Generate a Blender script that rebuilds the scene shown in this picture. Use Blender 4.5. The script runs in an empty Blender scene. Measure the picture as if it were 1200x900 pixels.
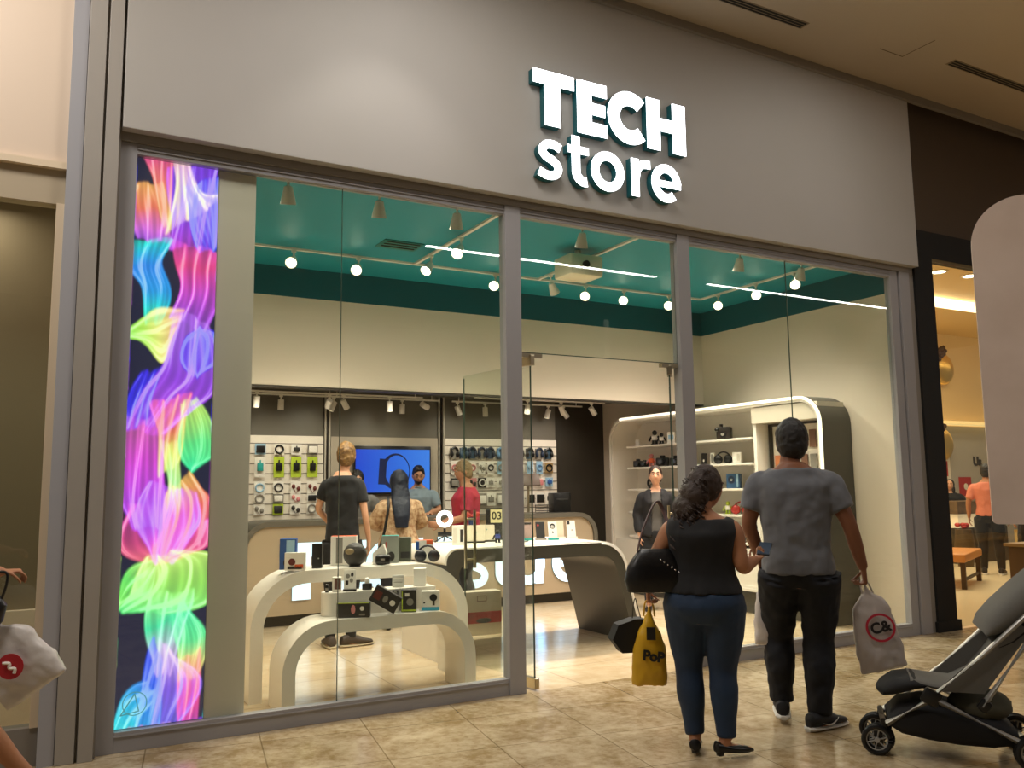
import bpy, bmesh, math, random
import numpy as np
from mathutils import Vector, Matrix, Euler, Quaternion
random.seed(7)
PI = math.pi
COL = bpy.context.scene.collection
V = Vector

# ------------------------------------------------------------------ colours / materials
def lin(c):
    if isinstance(c, str):
        c = [int(c[i:i+2], 16) for i in (0, 2, 4)]
    out = []
    for v in c:
        v = v/255.0
        out.append(v/12.92 if v <= .04045 else ((v+.055)/1.055)**2.4)
    return (*out, 1.0)

MATS = {}
def M(key, col='cccccc', rough=.5, metal=0.0, emit=0.0, ecol=None, bump=None, var=None, coat=0.0, spec=.5, alpha=1.0, sheen=0.0, trans=0.0):
    if key in MATS: return MATS[key]
    m = bpy.data.materials.new(key); m.use_nodes = True
    nt = m.node_tree; b = nt.nodes['Principled BSDF']
    b.inputs['Base Color'].default_value = lin(col)
    b.inputs['Roughness'].default_value = rough
    b.inputs['Metallic'].default_value = metal
    b.inputs['Specular IOR Level'].default_value = spec
    b.inputs['Coat Weight'].default_value = coat
    b.inputs['Sheen Weight'].default_value = sheen
    b.inputs['Alpha'].default_value = alpha
    b.inputs['Transmission Weight'].default_value = trans
    if emit:
        b.inputs['Emission Color'].default_value = lin(ecol or col)
        b.inputs['Emission Strength'].default_value = emit
    if var or bump:
        tc = nt.nodes.new('ShaderNodeTexCoord')
    if var:      # (scale, amount, second colour)
        n = nt.nodes.new('ShaderNodeTexNoise'); n.inputs['Scale'].default_value = var[0]; n.inputs['Detail'].default_value = 5
        nt.links.new(tc.outputs['Object'], n.inputs['Vector'])
        r = nt.nodes.new('ShaderNodeValToRGB'); r.color_ramp.elements[0].position = .35; r.color_ramp.elements[1].position = .68
        r.color_ramp.elements[0].color = lin(col); r.color_ramp.elements[1].color = lin(var[1])
        nt.links.new(n.outputs['Fac'], r.inputs['Fac']); nt.links.new(r.outputs['Color'], b.inputs['Base Color'])
    if bump:     # (scale, strength)
        n = nt.nodes.new('ShaderNodeTexNoise'); n.inputs['Scale'].default_value = bump[0]; n.inputs['Detail'].default_value = 4
        nt.links.new(tc.outputs['Object'], n.inputs['Vector'])
        bp = nt.nodes.new('ShaderNodeBump'); bp.inputs['Strength'].default_value = bump[1]; bp.inputs['Distance'].default_value = .01
        nt.links.new(n.outputs['Fac'], bp.inputs['Height']); nt.links.new(bp.outputs['Normal'], b.inputs['Normal'])
    MATS[key] = m
    return m

def glass_mat(key, tint='f7faf6', ior=1.5, rough=0.0, k=.95):
    if key in MATS: return MATS[key]
    m = bpy.data.materials.new(key); m.use_nodes = True
    nt = m.node_tree; nt.nodes.clear()
    o = nt.nodes.new('ShaderNodeOutputMaterial'); mx = nt.nodes.new('ShaderNodeMixShader')
    t = nt.nodes.new('ShaderNodeBsdfTransparent'); g = nt.nodes.new('ShaderNodeBsdfGlossy'); lw = nt.nodes.new('ShaderNodeLayerWeight')
    t.inputs['Color'].default_value = lin(tint); g.inputs['Roughness'].default_value = rough
    lw.inputs['Blend'].default_value = .5
    pw = nt.nodes.new('ShaderNodeMath'); pw.operation = 'POWER'; pw.inputs[1].default_value = 5.0
    ma = nt.nodes.new('ShaderNodeMath'); ma.operation = 'MULTIPLY_ADD'; ma.inputs[1].default_value = k; ma.inputs[2].default_value = ((ior-1)/(ior+1))**2
    nt.links.new(lw.outputs['Facing'], pw.inputs[0]); nt.links.new(pw.outputs[0], ma.inputs[0])
    nt.links.new(ma.outputs[0], mx.inputs[0]); nt.links.new(t.outputs[0], mx.inputs[1]); nt.links.new(g.outputs[0], mx.inputs[2])
    nt.links.new(mx.outputs[0], o.inputs['Surface'])
    MATS[key] = m
    return m

# ------------------------------------------------------------------ mesh builder
def frame_of(d, up=V((0, 0, 1))):
    d = d.normalized()
    if abs(d.dot(up)) > .98: up = V((0, 1, 0))
    x = d.cross(up).normalized(); y = x.cross(d).normalized()
    return x, y

def catmull(pts, n):
    P = [tuple(p) for p in pts]; P = [P[0]]+P+[P[-1]]; out = []
    for i in range(1, len(P)-2):
        for k in range(n):
            t = k/n; r = []
            for a, b, c, d in zip(P[i-1], P[i], P[i+1], P[i+2]):
                r.append(.5*((2*b)+(-a+c)*t+(2*a-5*b+4*c-d)*t*t+(-a+3*b-3*c+d)*t**3))
            out.append(tuple(r))
    out.append(P[-2]); return out

class MB:
    def __init__(s): s.v = []; s.f = []; s.m = []; s.mats = []; s.cur = 0
    def use(s, mat):
        if mat not in s.mats: s.mats.append(mat)
        s.cur = s.mats.index(mat); return s
    def add(s, vs, fs):
        o = len(s.v); s.v += [tuple(v) for v in vs]
        for f in fs: s.f.append([i+o for i in f]); s.m.append(s.cur)
        return s
    def box(s, c, d, rz=0.0, rot=None, bev=0.0, seg=2):
        """box centred at c with full dimensions d"""
        R = rot.to_matrix() if rot is not None else Matrix.Rotation(rz, 3, 'Z')
        c = V(c)
        if bev:
            bm = bmesh.new(); bmesh.ops.create_cube(bm, size=1)
            for v in bm.verts: v.co = V((v.co.x*d[0], v.co.y*d[1], v.co.z*d[2]))
            bmesh.ops.bevel(bm, geom=list(bm.edges), offset=bev, segments=seg, profile=.5, affect='EDGES')
            bm.verts.index_update()
            s.add([c+R@v.co for v in bm.verts], [[v.index for v in f.verts] for f in bm.faces]); bm.free(); return s
        h = V(d)/2
        vs = [c+R@V((x*h.x, y*h.y, z*h.z)) for x in (-1, 1) for y in (-1, 1) for z in (-1, 1)]
        return s.add(vs, [(0, 1, 3, 2), (4, 6, 7, 5), (0, 4, 5, 1), (2, 3, 7, 6), (0, 2, 6, 4), (1, 5, 7, 3)])
    def bb(s, x0, x1, y0, y1, z0, z1, bev=0.0):
        return s.box(((x0+x1)/2, (y0+y1)/2, (z0+z1)/2), (x1-x0, y1-y0, z1-z0), bev=bev)
    def rings(s, rings, cap=True, closed=False):
        n = len(rings[0]); o = len(s.v)
        for r in rings: s.v += [tuple(p) for p in r]
        k = len(rings)
        for i in range(k if closed else k-1):
            j = (i+1) % k
            for a in range(n):
                b = (a+1) % n
                s.f.append([o+i*n+a, o+i*n+b, o+j*n+b, o+j*n+a]); s.m.append(s.cur)
        if cap and not closed:
            s.f.append([o+a for a in range(n)][::-1]); s.m.append(s.cur)
            s.f.append([o+(k-1)*n+a for a in range(n)]); s.m.append(s.cur)
        return s
    def cyl(s, p0, p1, r0, r1=None, n=20, cap=True):
        p0, p1 = V(p0), V(p1); r1 = r0 if r1 is None else r1
        x, y = frame_of(p1-p0)
        R = [[p+(x*math.cos(2*PI*i/n)+y*math.sin(2*PI*i/n))*r for i in range(n)] for p, r in ((p0, r0), (p1, r1))]
        return s.rings(R, cap)
    def tube(s, pts, r, n=10, sub=0, closed=False, flat=1.0):
        """tube through points; r scalar or per point list"""
        if not hasattr(r, '__len__'): r = [r]*len(pts)
        if sub:
            q = catmull([(*p, w) for p, w in zip(pts, r)], sub); pts = [V(a[:3]) for a in q]; r = [a[3] for a in q]
        pts = [V(p) for p in pts]; R = []; k = len(pts); px = None
        for i, p in enumerate(pts):
            if closed: d = pts[(i+1) % k]-pts[i-1]
            else: d = pts[min(i+1, k-1)]-pts[max(i-1, 0)]
            d = d.normalized() if d.length > 1e-9 else V((0, 0, 1))
            if px is None: x, y = frame_of(d)
            else:
                x = (px-d*px.dot(d)); x = x.normalized() if x.length > 1e-6 else frame_of(d)[0]; y = d.cross(x)
            px = x
            R.append([p+(x*math.cos(2*PI*a/n)+y*math.sin(2*PI*a/n)*flat)*max(r[i], 1e-4) for a in range(n)])
        return s.rings(R, True, closed)
    def ell(s, c, r, n=20, m=12, rot=None, fn=None):
        """ellipsoid"""
        c = V(c); r = V(r) if hasattr(r, '__len__') else V((r, r, r)); R = rot.to_matrix() if rot is not None else Matrix.Identity(3)
        vs = []; fs = []
        for i in range(m+1):
            t = PI*i/m
            for a in range(n):
                q = 2*PI*a/n; d = V((math.sin(t)*math.cos(q), math.sin(t)*math.sin(q), math.cos(t)))
                k = fn(d) if fn else 1.0
                p = V((d.x*r.x, d.y*r.y, d.z*r.z))
                p = k(p, d) if callable(k) else p*k
                vs.append(c+R@p)
        for i in range(m):
            for a in range(n):
                b = (a+1) % n
                if i == 0: fs.append((a, n+a, n+b)) if False else fs.append((i*n+a, (i+1)*n+a, (i+1)*n+b, i*n+b))
                else: fs.append((i*n+a, (i+1)*n+a, (i+1)*n+b, i*n+b))
        return s.add(vs, fs)
    def prism(s, poly, a, b, axis='y'):
        """polygon (2D) extruded between a and b along axis. For y: poly=(x,z); x: (y,z); z: (x,y)"""
        def P(u, v, w): return {'y': (u, w, v), 'x': (w, u, v), 'z': (u, v, w)}[axis]
        n = len(poly); vs = [P(u, v, a) for u, v in poly]+[P(u, v, b) for u, v in poly]
        fs = [list(range(n)), list(range(2*n-1, n-1, -1))]+[(i, (i+1) % n, (i+1) % n+n, i+n) for i in range(n)]
        return s.add(vs, fs)
    def ribbon(s, outer, inner, a, b, axis='y', closed=False):
        """band between two equally long polylines, extruded; quads only so it may be concave"""
        def P(u, v, w): return {'y': (u, w, v), 'x': (w, u, v), 'z': (u, v, w)}[axis]
        R = [[P(*o, a), P(*i, a), P(*i, b), P(*o, b)] for o, i in zip(outer, inner)]
        return s.rings(R, True, closed)
    def lathe(s, prof, c=(0, 0, 0), n=24):
        """profile of (r,z)"""
        c = V(c)
        return s.rings([[c+V((r*math.cos(2*PI*a/n), r*math.sin(2*PI*a/n), z)) for a in range(n)] for r, z in prof], True)
    def xform(s, mat):
        s.v = [tuple(mat@V(v)) for v in s.v]; return s
    def build(s, name, mat=None, parent=None, smooth=False, loc=None, rotz=0.0, angle=40):
        me = bpy.data.meshes.new(name); me.from_pydata(s.v, [], s.f)
        mats = [mat] if mat is not None else s.mats
        for m in mats: me.materials.append(m)
        if mat is None and s.mats: me.polygons.foreach_set('material_index', s.m)
        bm = bmesh.new(); bm.from_mesh(me)
        bmesh.ops.remove_doubles(bm, verts=bm.verts, dist=1e-5)
        bmesh.ops.recalc_face_normals(bm, faces=bm.faces)
        if smooth:
            ca = math.radians(angle)
            for f in bm.faces: f.smooth = True
            for e in bm.edges:
                if len(e.link_faces) == 2 and e.calc_face_angle(0) > ca: e.smooth = False
        bm.to_mesh(me); bm.free(); me.update()
        o = bpy.data.objects.new(name, me); COL.objects.link(o)
        if parent is not None: o.parent = parent
        if loc is not None: o.location = loc
        if rotz: o.rotation_euler = (0, 0, rotz)
        return o

def bake(o, voxel=None, smooth_it=0, disp=None, disp_size=.08, decimate=None, sub=0):
    """apply remesh / smoothing / folds to an object's mesh"""
    if voxel:
        m = o.modifiers.new('r', 'REMESH'); m.mode = 'VOXEL'; m.voxel_size = voxel; m.use_smooth_shade = True
    if smooth_it:
        m = o.modifiers.new('s', 'SMOOTH'); m.iterations = smooth_it; m.factor = .5
    if disp:
        t = bpy.data.textures.new('folds', 'CLOUDS'); t.noise_scale = disp_size; t.noise_depth = 1
        m = o.modifiers.new('d', 'DISPLACE'); m.texture = t; m.strength = disp; m.mid_level = .5; m.texture_coords = 'LOCAL'
    if decimate:
        m = o.modifiers.new('c', 'DECIMATE'); m.ratio = decimate
    dg = bpy.context.evaluated_depsgraph_get(); dg.update()
    me = bpy.data.meshes.new_from_object(o.evaluated_get(dg))
    old = o.data; o.modifiers.clear(); o.data = me
    for p in me.polygons: p.use_smooth = True
    return o

def tag(o, label=None, cat=None, group=None, kind=None):
    if label: o['label'] = label
    if cat: o['category'] = cat
    if group: o['group'] = group
    if kind: o['kind'] = kind
    return o
def thing(name, label, cat, loc=(0, 0, 0), rotz=0.0, group=None):
    o = bpy.data.objects.new(name, None); COL.objects.link(o); o.empty_display_size = .05
    o.location = loc; o.rotation_euler = (0, 0, rotz)
    return tag(o, label, cat, group)
def struct(o): o['kind'] = 'structure'; return o
def dup(root, loc=None, rotz=None, label=None):
    def cp(o, par):
        c = o.copy(); COL.objects.link(c)
        if par is not None: c.parent = par
        for ch in o.children: cp(ch, c)
        return c
    r = cp(root, None)
    if loc is not None: r.location = loc
    if rotz is not None: r.rotation_euler = (0, 0, rotz)
    if label: r['label'] = label
    return r

# ------------------------------------------------------------------ lettering drawn by hand
def arc(cx, cy, rx, ry, a0, a1, n=18):
    return [(cx+rx*math.cos(math.radians(a0+(a1-a0)*i/n)), cy+ry*math.sin(math.radians(a0+(a1-a0)*i/n))) for i in range(n+1)]
def stroke(path, w):
    """two side lines of a stroke of width w along a 2D path"""
    L = []; R = []; k = len(path)
    for i, p in enumerate(path):
        a = path[max(i-1, 0)]; b = path[min(i+1, k-1)]
        dx, dy = b[0]-a[0], b[1]-a[1]; l = math.hypot(dx, dy) or 1
        nx, ny = -dy/l*w/2, dx/l*w/2
        L.append((p[0]+nx, p[1]+ny)); R.append((p[0]-nx, p[1]-ny))
    return L, R
def glyph(ch):
    """list of strokes (path,width); unit = cap height 1 for capitals, x-height 1 for small letters; returns strokes, advance"""
    if ch == 'T': return [([(0, .875), (.85, .875)], .25), ([(.39, 0), (.39, .76)], .33)], .9
    if ch == 'E': return [([(.155, 0), (.155, 1)], .31), ([(.29, .12), (.65, .12)], .24), ([(.29, .5), (.61, .5)], .22), ([(.29, .88), (.65, .88)], .24)], .72
    if ch == 'C': return [(arc(.51, .5, .37, .375, 46, 314, 26), .27)], .78
    if ch == 'H': return [([(.155, 0), (.155, 1)], .31), ([(.775, 0), (.775, 1)], .31), ([(.29, .52), (.64, .52)], .25)], .9
    if ch == 's': return [([q for q in catmull([(.68, .82), (.50, .895), (.28, .87), (.165, .72), (.26, .58), (.50, .47), (.62, .31), (.53, .145), (.30, .105), (.07, .18)], 5)], .21)], .78
    if ch == 't': return [([(.28, 1.25), (.28, .42)]+arc(.53, .36, .25, .26, 175, 285, 10), .235), ([(.04, .9), (.66, .9)], .19)], .76
    if ch == 'o': return [(arc(.52, .5, .39, .4, 0, 360, 36), .235)], 1.1
    if ch == 'r': return [([(.13, 0), (.13, 1)], .245), (catmull([(.16, .50), (.22, .74), (.38, .875), (.62, .90)], 5), .21)], .78
    if ch == 'e': return [(arc(.50, .5, .37, .4, -50, -360, 30), .23), ([(.2, .475), (.98, .475)], .17)], 1.05
    return [], .5
def letter(ch, x0, z0, sx, sz, y0, y1, name, mat, parent, side=None):
    st, adv = glyph(ch); mb = MB()
    for path, w in st:
        L, R = stroke(path, w)
        closed = (abs(path[0][0]-path[-1][0])+abs(path[0][1]-path[-1][1])) < 1e-6
        if closed: L, R = L[:-1], R[:-1]
        f = lambda P: [(x0+a*sx, z0+b*sz) for a, b in P]
        L, R = f(L), f(R)
        mb.use(mat); mb.ribbon(L, R, y0, y0+.006, 'y', closed)
        if side is not None: mb.use(side); mb.ribbon(L, R, y0+.0065, y1, 'y', closed)
    return mb.build(name, None, parent)
def text_mesh(body, size, depth, name, mat, parent, matrix, bold=0.0):
    c = bpy.data.curves.new('t', 'FONT'); c.body = body; c.size = size; c.extrude = depth; c.offset = bold
    c.align_x = 'CENTER'; c.align_y = 'CENTER'
    t = bpy.data.objects.new('t', c); COL.objects.link(t)
    dg = bpy.context.evaluated_depsgraph_get(); dg.update()
    me = bpy.data.meshes.new_from_object(t.evaluated_get(dg)); bpy.data.objects.remove(t); bpy.data.curves.remove(c)
    me.transform(matrix); me.materials.clear(); me.materials.append(mat)
    o = bpy.data.objects.new(name, me); COL.objects.link(o); o.parent = parent
    return o
# ================================================================== MATERIALS
def node_floor(key, tile, c1, c2, grout, rough, speck=None, ang=0.0, bands=None):
    m = bpy.data.materials.new(key); m.use_nodes = True; nt = m.node_tree; b = nt.nodes['Principled BSDF']; N = nt.nodes.new; L = nt.links.new
    tc = N('ShaderNodeTexCoord'); mp = N('ShaderNodeMapping'); mp.inputs['Rotation'].default_value = (0, 0, ang); L(tc.outputs['Object'], mp.inputs['Vector'])
    br = N('ShaderNodeTexBrick'); br.offset = 0; br.inputs['Scale'].default_value = 1
    br.inputs['Brick Width'].default_value = tile[0]; br.inputs['Row Height'].default_value = tile[1]; br.inputs['Mortar Size'].default_value = .004; br.inputs['Mortar Smooth'].default_value = .1
    br.inputs['Color1'].default_value = lin(c1); br.inputs['Color2'].default_value = lin(c2); br.inputs['Mortar'].default_value = lin(grout); br.inputs['Bias'].default_value = -.2
    L(mp.outputs[0], br.inputs['Vector'])
    col = br.outputs['Color']
    if speck:
        n = N('ShaderNodeTexNoise'); n.inputs['Scale'].default_value = speck[0]; n.inputs['Detail'].default_value = 8; n.inputs['Roughness'].default_value = .7; L(mp.outputs[0], n.inputs['Vector'])
        n2 = N('ShaderNodeTexNoise'); n2.inputs['Scale'].default_value = speck[0]*.14; n2.inputs['Detail'].default_value = 3; n2.inputs['Distortion'].default_value = 1.2; L(mp.outputs[0], n2.inputs['Vector'])
        ad = N('ShaderNodeMath'); ad.operation = 'ADD'; L(n.outputs['Fac'], ad.inputs[0]); L(n2.outputs['Fac'], ad.inputs[1])
        r = N('ShaderNodeMapRange'); r.inputs[1].default_value = .78; r.inputs[2].default_value = 1.22; L(ad.outputs[0], r.inputs[0])
        mx = N('ShaderNodeMix'); mx.data_type = 'RGBA'; mx.blend_type = 'MULTIPLY'; mx.inputs[7].default_value = lin(speck[1])
        L(r.outputs[0], mx.inputs[0]); L(col, mx.inputs[6]); col = mx.outputs[2]
    L(col, b.inputs['Base Color'])
    n = N('ShaderNodeTexNoise'); n.inputs['Scale'].default_value = 3; L(mp.outputs[0], n.inputs['Vector'])
    r = N('ShaderNodeMapRange'); r.inputs[3].default_value = rough*.7; r.inputs[4].default_value = rough*1.3; L(n.outputs['Fac'], r.inputs[0]); L(r.outputs[0], b.inputs['Roughness'])
    bp = N('ShaderNodeBump'); bp.inputs['Strength'].default_value = .15; bp.inputs['Distance'].default_value = .002; bp.invert = True; L(br.outputs['Fac'], bp.inputs['Height']); L(bp.outputs[0], b.inputs['Normal'])
    MATS[key] = m; return m
FLOOR_MALL = node_floor('travertine', (.62, .62), 'cbb99a', 'bfad8e', '9a8868', .17, (16, 'c0b298'), math.radians(9))
FLOOR_STORE = node_floor('store_plank', (1.2, .6), 'd9c7a8', 'd2bfa0', 'a8957a', .2, (8, 'e6dccb'))
HEAD = M('header_paint', 'b6b2ad', .55, bump=(1.2, .02), var=(.8, 'b1ada6'))
FRAME = M('frame_grey', '9c9a9c', .42)
FRAME2 = M('frame_taupe', '8c867e', .5)
PIL = M('pilaster', 'a8a29a', .5, var=(1.5, 'a19b92'))
PIL2 = M('pilaster_edge', 'a9a9ae', .4)
CREAM = M('cream_wall', 'e4d6c2', .6)
CREAM2 = M('cream_frame', 'e6d3b6', .5)
WHITE = M('white_laminate', 'ece6da', .32)
WHITEM = M('matt_white', 'e2ddd2', .5)
TEAL = M('teal_paint', '1191a2', .55)
TEALB = M('teal_band', '045863', .6)
DARK = M('dark_panel', '3a352d', .5)
DARK2 = M('charcoal_laminate', '4d4a42', .38)
GREY = M('grey_panel', '6a655a', .5)
BEIGE = M('desk_beige', 'bca98e', .4)
BLACK = M('black_plastic', '141414', .35)
BLACKM = M('black_matt', '101010', .7)
BROWN = M('neighbour_header', '4b3d2f', .6)
CEIL = M('mall_ceiling', 'b8aa94', .7, var=(.5, 'b0a28c'))
STEEL = M('brushed_steel', 'b5a98e', .28, metal=1.0)
CHROME = M('chrome', 'dddddd', .12, metal=1.0)
LIT = M('sign_face', 'ffffff', .4, emit=5.0, ecol='f6fbff')
SIGNSIDE = M('sign_side', '0f5f66', .5)
LIT2 = M('desk_letter_face', 'e8f4ff', .4, emit=1.15, ecol='b9dcf4')
GLASS = glass_mat('clear_glass', 'f6f9f5', 1.5); DGLASS = glass_mat('door_clear_glass', 'f6f9f5', 1.4, 0.0, .3)
GLASSE = M('glass_edge', '4c5a50', .2)
TRACK = M('track_white', 'efe9de', .4)
LENS = M('lamp_lens', 'ffffff', .4, emit=14.0, ecol='fff0d2')
LENSOFF = M('lamp_lens_dim', 'fff6e0', .4, emit=.5, ecol='fff0d2')

# ================================================================== SETTING
def slab(name, x0, x1, y0, y1, z0, z1, mat, bev=0.0): return struct(MB().bb(x0, x1, y0, y1, z0, z1, bev).build(name, mat))
slab('floor', -6, 24, -14, 0, -.1, 0, FLOOR_MALL)
slab('floor', .3, 7.5, 0, 5.3, -.1, 0, FLOOR_STORE)
# mall ceiling with beam next to the facade
cz = 5.39
mb = MB(); mb.bb(-6, 24, -14, 0, cz, cz+.15)
struct(mb.build('ceiling', CEIL))
slab('trim_1', -6, 24, -.13, -.085, cz-.075, cz-.001, FRAME2)
# --- header panel of the shop front
slab('wall_front', .367, 7.66, -.094, -.02, 3.582, cz-.002, HEAD, .004)
slab('trim_2', .30, 7.60, -.02, .12, 3.53, cz-.002, FRAME2)
# --- pilaster at the left: panels with grooves
mb = MB()
mb.use(PIL2).bb(.085, .165, -.06, .1, 0, cz-.002)
mb.use(PIL).bb(.168, .262, -.075, .1, 0, cz-.002, .003)
mb.use(FRAME2).bb(.262, .276, -.045, .1, 0, cz-.002)
mb.use(PIL).bb(.276, .352, -.085, .1, 0, cz-.002, .003)
mb.use(FRAME2).bb(.352, .366, -.03, .1, 0, cz-.002)
struct(mb.build('trim_3'))
# --- shop window frame
mb = MB()
mb.bb(.367, .46, 0, .07, 0, 3.53, .002)           # left jamb
mb.bb(2.975, 3.105, -.015, .085, 0, 3.53, .003)     # mullion
mb.bb(4.615, 4.745, -.015, .085, 0, 3.53, .003)
mb.bb(7.33, 7.44, 0, .07, 0, 3.53, .002); mb.bb(7.452, 7.60, -.02, .09, 0, 3.53, .003)
mb.bb(.46, 2.975, 0, .07, 0, .112, .002); mb.bb(4.745, 7.33, 0, .07, 0, .112, .002)
mb.bb(.46, 7.33, 0.001, .069, 3.465, 3.53, .002)
mb.bb(.46, 7.33, -.008, .0, 3.492, 3.50)
mb.bb(.46, 2.975, -.006, 0.0, .085, .092); mb.bb(4.745, 7.33, -.006, 0.0, .085, .092)
struct(mb.build('trim_4', FRAME))
# --- panes
def pane(name, x0, x1, z0, z1, y=.03): return struct(MB().bb(x0, x1, y, y+.01, z0, z1).build(name, GLASS))
pane('window_1', .46, 1.742, .112, 3.465); pane('window_2', 1.748, 2.975, .112, 3.465)
pane('window_3', 3.105, 4.615, 2.44, 3.465)
pane('window_4', 4.745, 5.915, .112, 3.465); pane('window_5', 5.921, 7.33, .112, 3.465)
mb = MB(); mb.bb(1.7435, 1.7465, .029, .041, .112, 3.465); mb.bb(5.9165, 5.9195, .029, .041, .112, 3.465)
mb.bb(3.105, 4.615, .029, .041, 2.434, 2.44)
struct(mb.build('trim_5', GLASSE))
# --- interior walls
mb = MB(); mb.use(CREAM).bb(7.5, 7.6, .0, 5.3, 0, 3.35); mb.use(TEALB).bb(7.5, 7.6, .0, 5.3, 3.35, 3.65)
struct(mb.build('wall_right'))
mb = MB(); mb.use(CREAM).bb(.26, .36, .1, 5.3, 0, 3.35); mb.use(TEALB).bb(.26, .36, .1, 5.3, 3.35, 3.65)
struct(mb.build('wall_left'))
mb = MB(); mb.use(CREAM).bb(.36, 7.5, 2.95, 3.1, 2.459, 3.35); mb.use(TEALB).bb(.36, 7.5, 2.95, 3.1, 3.35, 3.65)
mb.use(DARK).bb(.36, 7.5, 2.96, 3.1, 2.445, 2.459)
struct(mb.build('wall_bulkhead'))
slab('ceiling', .3, 7.5, .1, 2.95, 3.65, 3.75, TEAL)
slab('ceiling', .3, 7.5, 3.1, 5.2, 2.66, 2.8, GREY)
slab('wall_back', .3, 7.5, 5.2, 5.3, 0, 2.8, DARK)
# --- wall panel beside the led display, just behind the glass
slab('wall_display', .944, 1.178, .062, .2, .0, 3.60, M('panel_white', 'e6dcd0', .5))
slab('wall_display', .40, .944, .10, .2, .0, 3.60, WHITEM)

# ================================================================== LED DISPLAY
def led_art(W=150, H=1040):
    """silky veils: families of fine luminous curves between two edge curves"""
    img = np.zeros((H*W, 3)); rs = np.random.RandomState(4)
    base = np.array([.026, .026, .060])
    def curve(P, n):
        P = np.array(P, float); k = len(P); t = np.linspace(0, k-1, n); Q = np.vstack([2*P[0]-P[1], P, 2*P[-1]-P[-2]])
        i = np.clip(t.astype(int), 0, k-2); f = (t-i)[:, None]; a, b, c, d = Q[i], Q[i+1], Q[i+2], Q[i+3]
        return .5*((2*b)+(-a+c)*f+(2*a-5*b+4*c-d)*f*f+(-a+3*b-3*c+d)*f**3)
    def veil(A, B, cols, N=70, g=1.0):
        n = 900; a, b = curve(A, n), curve(B, n); t = np.linspace(0, 1, n)
        C_ = np.array([lin(c)[:3] for c in cols]); x = t*(len(cols)-1); i = np.clip(x.astype(int), 0, max(len(cols)-2, 0)); f = (x-i)[:, None]
        col = C_[i]*(1-f)+C_[np.clip(i+1, 0, len(cols)-1)]*f
        width = np.abs(b-a); wpx = np.hypot(width[:, 0]*W, width[:, 1]*H)
        ph = rs.rand()*6; k1 = rs.uniform(1.5, 3.2)
        seg = np.hypot(np.gradient(a[:, 0])*W, np.gradient(a[:, 1])*H)+np.hypot(np.gradient(b[:, 0])*W, np.gradient(b[:, 1])*H)
        N = int(N*1.3)
        for s in np.linspace(0, 1, N):
            q = s+.065*np.sin(2*PI*s*k1+ph+4.0*t)+.014*np.sin(2*PI*s*9+6*t+ph)
            P = a*(1-q[:, None])+b*q[:, None]
            P = P+np.stack([.010*np.sin(6*t+5*s+ph), .0030*np.sin(9*t+9*s+ph)], 1)
            edge = 1.0+1.6*np.exp(-((min(s, 1-s))/.025)**2)
            val = g*edge*np.clip(seg*.5, .2, 3)*np.clip(wpx/N, .25, 1.4)*.55*np.sin(PI*np.clip(t, .02, .98))**.25
            px = P[:, 0]*(W-1); py = P[:, 1]*(H-1); ix = np.floor(px).astype(int); iy = np.floor(py).astype(int); fx = px-ix; fy = py-iy
            for dx in (0, 1):
                for dy in (0, 1):
                    w = (fx if dx else 1-fx)*(fy if dy else 1-fy); X = ix+dx; Y = iy+dy; ok = (X >= 0) & (X < W) & (Y >= 0) & (Y < H)
                    np.add.at(img, Y[ok]*W+X[ok], (col*(w*val)[:, None])[ok])
    v = veil
    v([(.08, 0), (.2, .05), (.36, .13)], [(.42, -.01), (.42, .06), (.42, .13)], ['e0408a', 'ff7a60', 'ffe060'])
    v([(.42, -.01), (.46, .06), (.40, .14)], [(.62, -.01), (.75, .05), (1.05, .065)], ['ffb0e0', 'fff0a0', 'ffe0a0'])
    v([(.42, .02), (.42, .10), (.40, .17)], [(1, -.01), (1, .06), (.95, .16)], ['9040ff', '8038ff', 'c040e0'], 80)
    v([(.6, .05), (.62, .11), (.8, .17)], [(1, .02), (1.05, .1), (1.05, .16)], ['1428ff', '1818ff', '1040e0'], 90, 1.7)
    v([(-.03, .06), (-.03, .1), (.05, .16)], [(.3, .05), (.4, .10), (.42, .16)], ['ffb050', 'ff7a50', 'c060ff'], 80)
    v([(-.05, .165), (-.03, .21), (.1, .25), (.18, .31)], [(.48, .15), (.36, .20), (.44, .25), (.34, .31)], ['10d0c0', '1090ff', '10a0f0', '20e090'], 90, 1.2)
    v([(.5, .155), (.5, .2), (.55, .25), (.46, .295)], [(1.02, .165), (1.02, .2), (1.02, .25), (.9, .32)], ['d040a0', 'ff4090', 'd848d8', 'b050ff'], 90)
    v([(-.05, .325), (.15, .305), (.35, .285), (.62, .285)], [(-.03, .335), (.2, .35), (.4, .375), (.5, .33)], ['a0ff50', 'c8ff50', 'fff080', 'ffb070'], 80, 1.2)
    v([(.5, .28), (.40, .34), (.36, .39), (.2, .43), (.02, .5)], [(.9, .30), (1, .36), (1, .42), (.8, .46), (.5, .51)], ['c070ff', 'b060ff', 'a848ff', 'b048f8', 'c040e0'], 110, 1.1)
    v([(.80, .312), (.64, .335), (.62, .37), (.78, .402)], [(.84, .312), (1.03, .33), (1.04, .37), (.82, .402)], ['5030ff', '2010ff', '2010ff', '4020e0'], 80, 1.5)
    v([(.15, .40), (.02, .455), (-.03, .50)], [(.38, .39), (.3, .44), (.3, .49)], ['3018d0', '2a20e0', '6030e0'], 70)
    v([(.3, .45), (.35, .50), (.40, .58)], [(.78, .43), (.66, .5), (.6, .56)], ['ff6070', 'ff8050', 'e8ff60'], 90, 1.1)
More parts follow.
